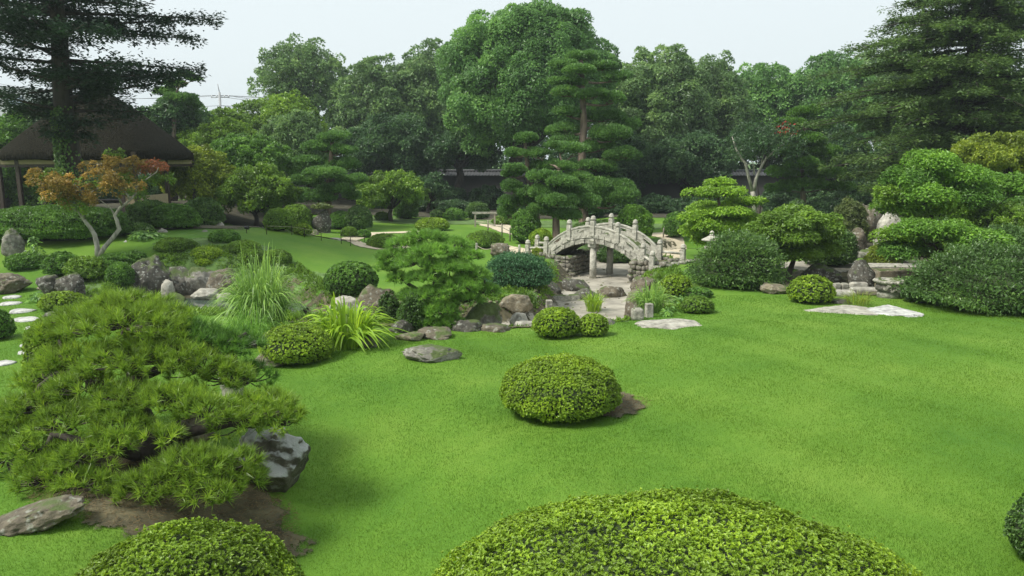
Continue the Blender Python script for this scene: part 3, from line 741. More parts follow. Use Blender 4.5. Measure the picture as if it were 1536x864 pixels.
# ---- thatched pavilion
def pavilion():
    D = 29.5; c = W(160, 300, D); zg = h(c[0], D); cx = c[0]; k = mpp(D, 240)
    r0 = root('thatched_pavilion', 'open garden pavilion with a dark thatched hip roof behind the hedge', 'pavilion', (cx, D, zg))
    ze = W(157, 238, D-3.3)[2]; zt = W(157, 158, D)[2]; R = 109*k
    prof = [(R*.80, ze+.10), (R*.97, ze-.05), (R*1.0, ze+.02), (R*.995, ze+.20), (R*.96, ze+.34), (R*.90, ze+.52), (R*.79, ze+.86), (R*.66, ze+1.22), (R*.53, ze+1.58), (R*.40, ze+1.92), (R*.27, ze+2.24), (R*.17, ze+2.46), (R*.08, ze+2.58), (R*.02, ze+2.62)]
    V, F = lathe(prof, 96, (0, 0, 0), 4.5); 
    V[:, :2] *= (1+.012*vnoise(V, 2.0, 3))[:, None]; V[:, 2] += .03*vnoise(V, 1.4, 4)
    m, n, l, b = newmat('thatch'); tc = n.new('ShaderNodeTexCoord'); mp = n.new('ShaderNodeMapping'); mp.inputs['Scale'].default_value = (9, 9, 2)
    no = n.new('ShaderNodeTexNoise'); no.inputs['Scale'].default_value = 2.4; no.inputs['Detail'].default_value = 8; l.new(tc.outputs['Object'], mp.inputs[0]); l.new(mp.outputs[0], no.inputs[0])
    r = ramp(n, [(.3, (.007, .007, .005)), (.7, (.034, .032, .021))]); l.new(no.outputs[0], r.inputs[0]); l.new(r.outputs[0], b.inputs['Base Color']); b.inputs['Roughness'].default_value = 1; b.inputs['Specular IOR Level'].default_value = .05  # thatch colour darkened to carry the shade of the trees over the roof
    bp = n.new('ShaderNodeBump'); bp.inputs['Distance'].default_value = .14; l.new(no.outputs[0], bp.inputs['Height']); l.new(bp.outputs[0], b.inputs['Normal'])
    MB().add(V+[cx, D, 0], F, 0, None, True).build('thatched_roof', m, r0, loc=(cx, D, ze))
    plast = plain('ochre_plaster', (.30, .25, .15), .9, .1)
    hw = 2.45
    V, F = box((cx, D, zg+.10), (hw*2+.6, hw*2+.6, .3)); MB().add(V, F).build('floor', ST['cut'], r0)
    mb = None
    for sx, sy in ((-1,-1),(1,-1),(1,1),(-1,1),(-.72,-1),(.80,-1),(0,1),(-1,0),(1,0)):
        V, F = box((cx+sx*hw, D+sy*hw, (zg+ze)/2+.15), (.13, .13, ze-zg+.2)); MB().add(V, F).build('post', WOODD, r0)
    for p, s in (((cx, D-hw, ze-.02), (hw*2-.13, .07, .36)), ((cx, D+hw, ze-.02), (hw*2-.13, .07, .36)), ((cx-hw, D, ze-.02), (.07, hw*2-.13, .36)), ((cx+hw, D, ze-.02), (.07, hw*2-.13, .36))):
        V, F = box(p, s); MB().add(V, F).build('plaster_band', plast, r0)
        V, F = box((p[0], p[1], p[2]-.24), (s[0]+.02, s[1]+.03, .09)); MB().add(V, F).build('tie_beam', WOODD, r0)
    for p, s in (((cx+hw*.90, D-hw, zg+.62), (hw*.20-.13, .06, .75)), ((cx+hw, D-hw*.5, zg+.62), (.06, hw-.13, .75))):
        V, F = box(p, s); MB().add(V, F).build('low_wall', plast, r0)
    V, F = box((cx, D+hw*.6, zg+.65), (hw*1.7, .4, .07)); MB().add(V, F).build('bench', WOODD, r0)
    for i in range(22):
        y = -R*.82+i*R*1.64/21
        V, F = box((cx+y, D, ze+.06), (.05, R*1.62, .06)); MB().add(V, F).build('rafter', WOODD, r0)
pavilion()

# ---- boundary wall behind the garden
def backwall():
    D = 53.0; x0 = W(210, 300, D)[0]; x1 = W(1420, 300, D)[0]; zt = 2.1
    r0 = root('boundary_wall', 'long plastered garden wall with a dark tiled coping behind the trees', 'wall', ((x0+x1)/2, D, 0))
    V, F = box(((x0+x1)/2, D, .95), (x1-x0, .3, 2.3)); MB().add(V, F).build('plaster', plain('wall_plaster', (.085, .083, .075), .9, .25, .6), r0)
    V, F = box(((x0+x1)/2, D-.02, .12), (x1-x0+.02, .40, .62)); MB().add(V, F).build('plinth', ST['dark'], r0)
    mb = MB(); 
    P = np.array([(x0, D-.42, 2.12), (x1, D-.42, 2.12), (x1, D, 2.42), (x0, D, 2.42), (x0, D+.42, 2.12), (x1, D+.42, 2.12)])
    mb.add(P, np.array([(0, 1, 2, 3), (3, 2, 5, 4), (0, 4, 5, 1)]))
    n_ = 260
    xs = np.linspace(x0, x1, n_)
    for x in xs: V, F = box((x, D-.21, 2.30), (.09, .44, .04)); V[:, 2] += np.where(V[:, 1] > D-.21, .15, -.15); mb.add(V, F)
    addtube(mb, [(x0, D, 2.46), (x1, D, 2.46)], .09, 8)
    mb.build('tile_coping', plain('roof_tile', (.05, .052, .055), .6, .3), r0)
backwall()

# ---- far building, pole with wires
def far_building():
    D = 150; p0 = W(-30, 150, D); p1 = W(38, 150, D); zt = W(0, 133, D)[2]
    r0 = root('office_building', 'pale flat-roofed building far off behind the trees at the left edge', 'building', ((p0[0]+p1[0])/2, D+6, 0))
    w_ = p1[0]-p0[0]; cx = (p0[0]+p1[0])/2
    V, F = box((cx, D+6, zt/2), (w_, 12, zt)); MB().add(V, F).build('wall', plain('concrete', (.55, .57, .58), .8, .05), r0)
    gl = plain('window_glass', (.20, .25, .30), .2, .1)
    for zf in np.arange(zt-2.2, 3, -3.4):
        V, F = box((cx+w_*.28, D-.05, zf), (w_*.38, .14, 1.6)); MB().add(V, F).build('window_band', gl, r0)
        V, F = box((cx-w_*.28, D-.05, zf), (w_*.34, .14, 1.6)); MB().add(V, F).build('window_band', gl, r0)
    V, F = box((cx, D+6, zt+.15), (w_+.4, 12.4, .3)); MB().add(V, F).build('parapet', plain('concrete_dark', (.35, .37, .38), .8, .05), r0)
far_building()
def pole():
    D = 95; p = W(331, 168, D); zt = W(331, 126, D)[2]; x = p[0]; gm = plain('pole_concrete', (.32, .33, .33), .8, .1)
    r0 = root('utility_pole', 'thin grey utility pole standing beyond the trees with a cross arm', 'utility pole', (x, D, 0))
    mb = MB(); addtube(mb, [(x, D, 0), (x, D, zt-1)], [.20, .15], 8); addtube(mb, [(x, D, zt-1.0), (x-.15, D, zt)], .05, 6); mb.build('pole', gm, r0)
    za = W(331, 146, D)[2]
    mb = MB(); addtube(mb, [(x-1.1, D, za), (x+1.2, D, za)], .06, 6); mb.build('cross_arm', gm, r0)
    for q in (-1, -.4, .6, 1.1):
        mb = MB(); addtube(mb, [(x+q, D, za), (x+q, D, za+.25)], .06, 6); mb.build('insulator', plain('porcelain', (.6, .6, .6), .3, .05), r0)
    wm = plain('cable', (.05, .05, .05), .6, .1)
    for i, (q, dz) in enumerate(((-1, .25), (.6, .25), (0, -1.0))):
        P = [];
        for t in np.linspace(0, 1, 14): P.append((x+q-34*t, D+8*t, za+dz+2.3*t-1.1*math.sin(math.pi*t)))
        for t in np.linspace(0, 1, 14)[::-1]: P.insert(0, (x+q+34*t, D+12*t, za+dz-1.0*t-1.1*math.sin(math.pi*t)))
        mb = MB(); addtube(mb, P, .022, 4)
        mb.build('cable', wm, r0)
pole()

# ================================================================== TREES
GB = 'broadleaf trees along the back wall'
def far(label, cx, w, yt, yb, D, col, **k): return bigtree('broadleaf_tree', label, D, cx, w, yt, yb, col, group=GB, **k)
bigtree('camphor_tree', 'tallest rounded camphor tree behind the bridge, dense fresh green crown', 47, 795, 268, 2, 262, 'camphor', lobes=26, L=.17, dens=1.35, tr=.55, mult=1.2, trunkx=770, subr=.30)
far('loose open-crowned tree with sky showing through, right of the utility pole', 452, 128, 52, 205, 60, 'far', loose=.8, lobes=16, subr=.28, dens=.85, L=.17)
far('dark tree between the open-crowned tree and the tree with the double top', 556, 120, 78, 270, 59, 'far', loose=.6, lobes=16)
far('double-topped tree close left of the tallest camphor', 640, 130, 60, 275, 61, 'far', loose=.45, lobes=18)
far('wide grey-green tree directly right of the layered pine', 985, 165, 68, 300, 55, 'far', loose=.45, lobes=20, dens=1.1)
far('round-topped grey-green tree left of the bare forked tree', 1058, 120, 72, 290, 58, 'far', loose=.45, lobes=16)
far('lighter green tree with a low top between the grey-green ones and the cedar', 1142, 120, 90, 260, 62, 'camphor', loose=.5, lobes=16)
far('green tree whose crown rises toward the cedar on its left side', 1240, 140, 74, 262, 60, 'camphor', loose=.5, lobes=16)
far('tree peeping out between the cedar branches', 1330, 140, 58, 250, 64, 'far', loose=.5, lobes=14)
far('tree at the right edge seen through the lower cedar branches', 1500, 180, 95, 290, 56, 'far', loose=.4, lobes=16)
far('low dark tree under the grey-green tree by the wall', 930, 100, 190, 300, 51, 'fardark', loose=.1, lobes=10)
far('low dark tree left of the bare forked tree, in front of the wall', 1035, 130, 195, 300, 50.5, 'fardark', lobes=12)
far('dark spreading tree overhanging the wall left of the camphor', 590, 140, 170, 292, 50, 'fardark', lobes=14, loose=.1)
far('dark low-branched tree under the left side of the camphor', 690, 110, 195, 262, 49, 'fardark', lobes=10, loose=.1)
far('brownish green tree below the open-crowned tree', 420, 130, 140, 262, 50, 'olive', lobes=14, loose=.2)
far('yellowish green tree below the utility pole', 330, 110, 160, 270, 46, 'olive', lobes=12, loose=.15)
far('dark tree behind the right side of the thatched roof', 265, 110, 138, 250, 41, 'fardark', lobes=10, loose=.2)
far('dark green tree at the left edge beside the thatched roof', 14, 120, 172, 330, 34, 'green', lobes=14, loose=.1, tr=.18)
far('shadowy tree at the far left behind the hedge', -70, 110, 165, 350, 30, 'fardark', lobes=12, tr=.18)
far('dense tree behind the left side of the thatched roof', 75, 110, 150, 260, 42, 'fardark', lobes=12, loose=.2)
far('shadowy tree in front of the wall right of the bare forked tree', 1245, 120, 190, 285, 49, 'fardark', lobes=12, loose=.1)
far('dark filling tree below the cedar at the right', 1400, 180, 190, 300, 44, 'fardark', lobes=14, loose=.1)
far('dark tree at the right edge below the cedar', 1540, 140, 180, 330, 36, 'fardark', lobes=12, loose=.1)
far('tree beyond the right edge of the garden', 1690, 220, 60, 330, 50, 'far', lobes=14, loose=.2)
far('tree beyond the left edge of the garden', -210, 220, 90, 340, 48, 'far', lobes=14, loose=.2)
def wood():
    mb = MB(); rs = np.random.default_rng(8)
    for i in range(60):
        x = -75+2.6*i+rs.normal()*.6; D = 66+rs.uniform(-3, 6); rr = np.array([3.0, 2.5, 3.6])*rs.uniform(.8, 1.15)
        crown_leaves(mb, (x, D, rs.uniform(2.2, 3.6)), rr, 3600, .34, 900+i, sub=14)
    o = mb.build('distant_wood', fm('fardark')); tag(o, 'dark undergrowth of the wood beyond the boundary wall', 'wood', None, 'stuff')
wood()
# mid distance broadleaf trees on the left
M = 'leafy trees behind the far lawn'
def mid(label, cx, w, yt, yb, D, col, **k): return bigtree('leafy_tree', label, D, cx, w, yt, yb, col, group=M, tr=k.pop('tr', .12), L=k.pop('L', .12), **k)
mid('yellow-green maple just right of the thatched roof', 292, 120, 218, 318, 33, 'yellow', lobes=12, loose=.3)
mid('low spreading green maple touching the grass right of the yellow-green maple', 385, 118, 248, 332, 33, 'olive', lobes=12, loose=.1)
mid('mid-green bushy tree behind the low spreading maple', 370, 140, 200, 300, 37, 'green', lobes=12)
mid('bushy olive tree above the low spreading maple', 330, 130, 180, 262, 41, 'olive', lobes=12)
mid('rounded green tree left of the layered pine', 440, 110, 165, 290, 43, 'far', lobes=12)
mid('small light green tree with drooping leaves standing before the dark wall', 588, 104, 256, 322, 38, 'olive', lobes=10, loose=.35, L=.15)
mid('small dark evergreen right of the drooping light tree', 645, 60, 262, 308, 44, 'fardark', lobes=7)
# the bare forked tree
def crape():
    D = 40; r0 = bigtree('forked_tree', 'slender tree with a pale bare forked trunk and a sparse dark crown', D, 1145, 110, 178, 262, 'fardark', loose=.9, lobes=9, dens=.55, L=.12, tr=.05, trunkx=1130)
    mb = MB(); 
    def p(*q): return [W(x, y, D-.6) for x, y in q]
    for q, ra in ((((1133,345),(1131,300),(1129,287)), (.14,.12,.12)), (((1129,288),(1122,262),(1118,245),(1108,232),(1104,222),(1098,205)), (.10,.08,.07,.06,.05,.02)), (((1130,288),(1134,268),(1141,252),(1150,236),(1165,225),(1182,210),(1192,198)), (.10,.09,.07,.06,.05,.04,.02)),
                  (((1131,262),(1131,248),(1127,240)), (.04,.03,.02)), (((1119,250),(1124,246),(1128,248)), (.03,.025,.015)), (((1141,252),(1143,240),(1146,232)), (.03,.02,.01))):
        addtube(mb, p(*q), ra, 8)
    mb.build('forked_trunk', BARKP, r0)
    mb = MB(); crown_leaves(mb, W(1182, 195, D-.7), (.75, .5, .45), 90, .13, 5, sub=7); mb.build('flower_cluster', foliage('flower_red', (.25,.03,.02), (.4,.05,.03), (.45,.10,.06)), r0)
crape()

# conifers
conifer('fir_tree', 'dark fir with an ivy-covered trunk and ragged branches above the thatched roof', 23, 112, 35,
        [(-60, 300, 240), (0, 300, 235), (30, 260, 235), (60, 240, 225), (90, 190, 215), (120, 180, 210), (150, 160, 190), (172, 130, 150), (188, 70, 90)], 'fir', BARKD, .36, 13.5, Lx=.13, seed=5, droop=.02, nbr=8, up=.10, dens=1.5, gap=.62)
conifer('cedar_tree', 'tall cedar with wide flat olive-tipped tiers at the right', 33, 1435, 30,
        [(-40, 85, 130), (5, 120, 140), (45, 150, 150), (80, 185, 160), (120, 210, 170), (160, 220, 170), (200, 215, 170), (235, 190, 160), (275, 160, 130)], 'cedar', BARKD, .42, 14.5, Lx=.15, seed=9, droop=.12, nbr=15, up=.03, dens=1.35, gap=.58)
# ivy on the fir trunk
def ivy():
    D = 23; bx = W(112, 300, D)[0]; mb = MB(); N = 2600
    z = rng.uniform(h(bx, D), 4.8, N); a_ = rng.normal(math.radians(225), .75, N); r_ = .37+.05*rng.random(N)
    C = np.stack([bx+r_*np.cos(a_), D+r_*np.sin(a_), z], 1); nr = np.stack([np.cos(a_), np.sin(a_), 0*z+.4], 1)+rand3(N)*.3
    V, F = leafq(C, rand3(N)*.6+[0, 0, -1], nr, .09, .07); mb.add(V, F, 0, rng.random(N))
    o = mb.build('ivy', fm('dark')); tag(o, 'ivy climbing the lower trunk of the dark fir', 'ivy')
ivy()
# pruned pines
CP_ = ['cloudpine']
padtree('layered_pine', 'tallest cloud-pruned pine with a straight bare trunk behind the bridge', 'pine tree', 33, 876, [(874,300),(872,240),(876,190),(874,150),(873,112),(872,92)],
        [(872,88,52,20),(845,100,44,20),(905,102,44,20),(868,108,60,18,-.6),(925,118,44,20),(852,124,50,16),(842,140,52,20),(885,144,60,20,-.5),(920,150,50,24),(850,170,54,20),(905,178,60,26),(845,196,60,26),(920,205,70,30),(945,190,40,24,.8),(900,222,50,22),(840,215,50,24),(930,235,62,26),(895,252,60,24),(905,285,80,34),(925,300,70,36),(880,310,60,30)],
        'cloudpine', tr=.24, L=.10, cov=2.2)
padtree('cloud_pine', 'round-padded cloud pine with a leaning trunk directly left of the layered pine', 'pine tree', 29.5, 806, [(804,320),(797,290),(792,262),(790,235),(787,212)],
        [(786,209,46,20),(770,231,40,18),(797,231,42,18),(772,256,38,20),(806,252,34,20),(766,262,32,16),(768,282,44,24),(790,290,36,22,-.5),(770,306,46,26),(800,305,44,26),(760,322,30,24)],
        'cloudpine', tr=.17, L=.09, cov=2.3)
padtree('cloud_pine', 'broad cloud pine whose pads spread just behind the top of the bridge', 'pine tree', 28.5, 834, [(834,325),(832,300),(836,275),(838,255)],
        [(838,252,60,26),(818,268,52,24),(862,268,52,24),(846,275,50,22,-.7),(815,292,56,26),(858,290,60,28),(838,305,60,28,-.6),(878,305,50,28),(805,232,40,18,.5),(860,225,60,20,.6),(840,222,46,18,.8),(850,325,50,24),(812,318,40,24)],
        'cloudpine', tr=.16, L=.09, cov=2.3)
padtree('cloud_pine', 'stout layered pine on the far lawn left of the wall', 'pine tree', 34, 492, [(492,310),(494,270),(496,240),(497,215)],
        [(500,208,50,20),(478,222,46,20),(512,228,52,22),(468,245,56,24),(515,248,56,24),(490,262,60,24,-.8),(462,275,50,24),(530,272,50,20),(505,285,56,22,-.6),(450,292,44,20),(478,298,56,24),(530,296,30,16)],
        'cloudpine', tr=.2, L=.10, cov=2.3)
padtree('layered_pine', 'dark layered pine right of the bare forked tree', 'pine tree', 41, 1203, [(1203,280),(1204,240),(1206,200),(1207,180)],
        [(1207,172,50,24),(1190,190,50,22),(1228,192,50,22),(1205,212,70,24,-.8),(1180,228,50,24),(1235,230,60,24),(1208,248,66,24,-.9),(1175,262,50,24),(1240,262,60,24),(1205,280,70,24),(1165,285,40,18),(1255,282,50,18)],
        'green', tr=.16, L=.12, cov=2.0)
padtree('garden_pine', 'sparse pine with twisted bare limbs rising beside the thatched roof', 'pine tree', 40, 262, [(262,180),(262,150),(266,135),(272,125)],
        [(283,114,30,12),(291,120,22,9),(262,128,36,14),(275,150,46,20),(250,140,40,18),(284,158,36,16)], 'cloudpine', tr=.12, L=.11, cov=1.9)

# ================================================================== RIGHT SIDE SHRUBS AND SMALL TREES
padtree('layered_maple', 'bright lime-green tree with stacked leafy tiers behind the yew by the bridge', 'tree', 24.5, 1085, [(1085,345),(1080,320),(1078,300),(1076,285)],
        [(1080,278,50,20),(1060,292,60,20),(1100,290,50,18),(1120,305,56,18),(1065,315,80,24),(1095,322,70,22,-.6),(1045,328,56,24),(1110,330,60,26),(1075,342,80,28,-.5),(1040,350,60,30),(1120,352,60,34),(1065,362,70,34,.2)],
        'lime', needle=False, tr=.09, L=.085, cov=2.3)
padtree('azalea_tree', 'broad umbrella-shaped azalea tree on a short leaning dark trunk', 'tree', 20.6, 1180, [(1184,408),(1190,392),(1196,370),(1196,350)],
        [(1190,322,60,26),(1160,332,60,28),(1225,333,60,28),(1195,340,80,30,-.5),(1150,352,64,34),(1240,352,60,36),(1195,362,90,32,-.6),(1155,375,70,32),(1235,378,70,34),(1195,384,80,26,-.3),(1185,350,120,40,.4)],
        'olive', needle=False, tr=.10, L=.055, cov=2.4, barkm=BARKD)
shrub(1205,1282,340,408,'dark','dark dense yew mound tucked behind the right side of the azalea tree','yew_shrub','shrub',D=22.6,spiky=.12,lump=.09)
shrub(1045,1168,354,436,'dark','large dark green yew mound right of the bridge on the lawn edge','yew_shrub','shrub',spiky=.26,lump=.14,L=.075,dr=.8,cz=.3,cov=2.0)
shrub(727,824,381,448,'blue','rounded bluish-green conifer shrub against the left bridge abutment','juniper_shrub','shrub',D=18.9,spiky=.2,lump=.10,L=.065,cz=.30,cov=2.1)
shrub(1376,1620,374,482,'dark','huge spreading yew at the right edge with brownish tips','yew_shrub','shrub',spiky=.24,lump=.2,L=.075,dr=.7,cz=.3,D=16.0,cov=2.0)
shrub(1352,1412,411,450,'dark','small dark shrub squeezed between the stone basin and the huge yew','dark_shrub','shrub',D=16.6,lump=.08)
shrub(1440,1570,340,440,'dark','dark feathery shrub behind the huge yew','yew_shrub','shrub',D=18.5,spiky=.17,lump=.1)
padtree('spreading_tree', 'bright green leafy tree with spreading boughs above the rocks at the right', 'tree', 21, 1400, [(1400,360),(1395,330),(1402,300),(1400,270)],
        [(1402,252,90,36),(1365,275,80,34),(1440,272,90,32),(1340,300,60,32),(1385,300,90,36,-.6),(1480,280,90,30),(1355,318,80,30),(1420,318,80,34),(1520,285,70,30),(1450,300,80,32,-.4)],
        ['bright','green','bright','lime'], needle=False, tr=.11, L=.085, cov=1.9, barkm=BARKD, flat=1.5)
padtree('spreading_tree', 'low bright leafy bough drooping toward the stone basin', 'tree', 18.6, 1425, [(1425,400),(1410,380),(1400,366)],
        [(1345,358,66,30),(1385,352,80,30),(1425,352,80,28),(1360,378,80,30),(1405,382,80,34),(1465,368,90,34),(1510,378,80,36),(1345,385,50,20),(1440,395,70,30)],
        ['lime','bright','bright','green'], needle=False, tr=.08, L=.08, cov=1.9, barkm=BARKD, flat=1.4)
shrub(1395,1560,290,400,'green','tall leafy shrub filling the space under the bright spreading tree','leafy_shrub','shrub',D=23.5,lump=.15,L=.10)
bigtree('yellow_maple', 'olive-yellow maple between the bright trees at the right edge', 20.4, 1512, 120, 305, 372, 'olive', lobes=12, tr=.07, L=.07, loose=.2, subr=.28)
bigtree('yellow_maple', 'yellowish maple below the cedar, high at the right edge', 25, 1505, 150, 198, 275, 'yellow', lobes=14, tr=.1, L=.08, loose=.4, subr=.28)
shrub(1298,1352,366,399,'yellow','brownish yellow low shrub on the bank behind the stone slab','low_shrub','shrub',D=22.4,lump=.12)
shrub(1180,1250,412,458,'gold','glossy yellow-green rounded shrub left of the pale flat stones','round_shrub','shrub',L=.042,lump=.07,cov=2.2)

# ================================================================== CLIPPED SHRUBS
g0 = W(1005, 800, 3.72)
def bigdome():
    c = np.array([1.02, 4.12, h(1.02, 4.12)-.05]); mb = MB()
    dome_leaves(mb, c, (1.66, 1.30, 1.10), L=.029, cov=2.2, cz=.30, seed=3, lump=.045); tag(mb.build('clipped_azalea', [fm('gold'), TWIG], loc=c), 'very large clipped azalea dome filling the bottom centre of the view', 'shrub')
    c = np.array([-2.2, 4.5, h(-2.2, 4.5)-.05]); mb = MB()
    dome_leaves(mb, c, (.94, .86, 1.38), L=.028, cov=2.2, cz=.32, seed=13, lump=.045); tag(mb.build('clipped_azalea', [fm('gold'), TWIG], loc=c), 'clipped azalea dome in front of the large low pine, bottom left', 'shrub')
    c = np.array([4.62, 5.35, h(4.62, 5.35)-.05]); mb = MB()
    dome_leaves(mb, c, (.62, .6, .80), L=.03, cov=2.2, cz=.35, seed=23, lump=.05); tag(mb.build('clipped_shrub', [fm('dark'), TWIG], loc=c), 'dark clipped shrub just entering the lower right corner', 'shrub')
bigdome()
shrub(747,931,533,641,'gold','solitary clipped azalea dome in the middle of the near lawn','clipped_azalea','shrub',cov=2.7,cz=.34,L=.028)
shrub(797,872,461,511,'gold','larger golden ball of the touching pair beside the sandy stream bed','clipped_azalea','shrub',L=.024,lump=.02,cz=.42)
shrub(867,913,470,508,'gold','smaller ball of the touching pair beside the sandy stream bed','clipped_azalea','shrub',L=.024,lump=.02,cz=.42)
shrub(391,503,485,552,'gold','golden clipped dome in front of the strap-leaved lily clump','clipped_azalea','shrub',L=.024,lump=.03)
shrub(486,568,391,450,'green','dark green ball with loose lower leaves on the edge of the far lawn mound','clipped_shrub','shrub',L=.04,lump=.05,cz=.42)
shrub(989,1038,411,447,'gold','golden ball behind the iris clump on the right bank','clipped_shrub','shrub')
shrub(1021,1071,444,472,'olive','small green mound beside the large flat slab on the lawn','clipped_shrub','shrub')
shrub(1023,1068,431,449,'green','low green mound between the golden ball and the lawn','clipped_shrub','shrub',lump=.1)
shrub(622,675,326,347,'gold','flat yellow-green dome on the far lawn nearest the wooden gate frame','clipped_shrub','shrub',lump=.03)
shrub(697,757,346,374,'olive','wide green dome behind the light green pine near the bridge','clipped_shrub','shrub')
shrub(551,602,350,374,'olive','olive mound half hidden behind the light green pine','clipped_shrub','shrub')
shrub(396,440,312,348,'olive','left lobe of the pair of big olive domes on the far lawn','clipped_shrub','shrub',lump=.06)
shrub(420,470,305,342,'olive','taller olive dome behind the left stone pillar of the far lawn','clipped_shrub','shrub',D=31.5,lump=.06)
shrub(440,469,335,354,'gold','small bright ball in front of the tall olive dome','clipped_shrub','shrub',lump=.03)
shrub(491,531,316,345,'green','green mound right of the plant-topped rock pillar','clipped_shrub','shrub')
shrub(519,560,307,347,'dark','dark ball at the right end of the far lawn shrub row','clipped_shrub','shrub')
shrub(511,537,340,356,'olive','tiny olive ball in front of the green mound','clipped_shrub','shrub')
shrub(534,557,344,357,'green','tiny green ball below the dark one','clipped_shrub','shrub')
shrub(590,628,304,329,'green','round green ball under the drooping light green tree','clipped_shrub','shrub')
shrub(562,585,318,331,'olive','small brownish shrub left of the round ball under the drooping tree','low_shrub','shrub',lump=.1)
shrub(645,665,315,327,'dark','tiny far ball in front of the dark wall','clipped_shrub','shrub')
shrub(697,736,302,330,'dark','shadowy ball behind the wooden gate frame','clipped_shrub','shrub')
shrub(664,700,312,332,'green','loose leafy shrub left of the wooden gate frame','leafy_shrub','shrub',lump=.15)
shrub(738,780,322,338,'olive','low loose shrub right of the wooden gate frame','leafy_shrub','shrub',lump=.15)
shrub(287,336,369,394,'gold','upper ball of the stacked golden pair above the pond rocks','clipped_shrub','shrub',lump=.03)
shrub(288,323,385,402,'gold','lower small ball of the stacked golden pair above the pond rocks','clipped_shrub','shrub',lump=.03)
shrub(340,393,360,385,'olive','smooth olive dome behind the reed clump','clipped_shrub','shrub',lump=.03)
shrub(356,402,373,399,'olive','dome half hidden by the tall reeds','clipped_shrub','shrub',lump=.03)
shrub(395,438,374,400,'olive','dome right of the tall reed tips','clipped_shrub','shrub')
shrub(314,361,344,367,'green','low dark dome at the left end of the far lawn','clipped_shrub','shrub',lump=.04)
shrub(12,71,380,408,'green','loose flowering bush alone on the upper left lawn','leafy_shrub','shrub',lump=.1,L=.06)
shrub(160,206,393,436,'green','bright green ball left of the craggy pond rock','clipped_shrub','shrub',lump=.05)
shrub(188,222,375,402,'green','low mound above the craggy pond rock','clipped_shrub','shrub',lump=.08)
shrub(-30,22,462,513,'green','dark ball cut by the left edge beside the stepping stones','clipped_shrub','shrub')
shrub(62,130,437,470,'gold','low golden mound behind the big pine near the stepping stones','clipped_shrub','shrub')
shrub(38,118,474,562,'gold','clipped mound hugging the left shoulder of the big pine','clipped_azalea','shrub',D=8.9)
shrub(100,160,385,432,'olive','loose mossy ground shrub at the foot of the orange maple','ground_shrub','shrub',lump=.18,D=18.8)
shrub(70,125,378,425,'green','loose leafy bush left of the maple foot','ground_shrub','shrub',lump=.2,D=19.2,L=.06)
shrub(150,215,378,402,'green','leafy ground shrub right of the maple foot','ground_shrub','shrub',lump=.16,D=19.6)
shrub(234,296,356,381,'olive','tawny grassy mound above the pond rocks','grassy_mound','shrub',lump=.1)
shrub(793,828,343,363,'gold','yellow-green mound below the leaning cloud pine','clipped_shrub','shrub',D=27.5,lump=.1)
shrub(766,812,312,366,'green','tall leafy shrub around the feet of the cloud pines','leafy_shrub','shrub',D=28.3,lump=.12)
shrub(922,980,306,350,'bright','bright leafy shrub behind the right half of the bridge','leafy_shrub','shrub',D=30,lump=.12)
shrub(993,1032,317,346,'green','round shrub in the shade left of the lime-green tree','clipped_shrub','shrub',D=31)
shrub(860,960,330,352,'dark','dark low shrub seen over the bridge deck','leafy_shrub','shrub',D=32,lump=.15)
shrub(893,952,368,428,'dark','dark leafy shrub seen through the bridge arch','leafy_shrub','shrub',D=27.2,lump=.1)
shrub(797,816,371,386,'yellow','tiny yellow shrub between the left bridge posts','low_shrub','shrub',D=24.6)
shrub(1176,1213,298,322,'dark','shadowy dome above the azalea tree','clipped_shrub','shrub',D=36)
shrub(1245,1300,298,345,'moss','brownish mossy shrub left of the waterfall rocks','leafy_shrub','shrub',D=27,lump=.15)
shrub(1040,1110,300,330,'dark','dark undergrowth behind the lime-green tree','leafy_shrub','shrub',D=36,lump=.15)
shrub(192,262,300,368,'dark','dark camellia under the right eave of the thatched pavilion','camellia_shrub','shrub',D=24.8,lump=.12,L=.10)
shrub(232,300,306,362,'green','leafy camellia between the pavilion and the low dark dome','camellia_shrub','shrub',D=24.4,lump=.12,L=.10)
shrub(272,338,296,352,'dark','glossy dark shrub behind the tawny grassy mound','camellia_shrub','shrub',D=26.2,lump=.12,L=.10)
shrub(180,232,335,374,'dark','broad-leaved shrub by the white standing stone','camellia_shrub','shrub',D=22.6,lump=.15,L=.13)
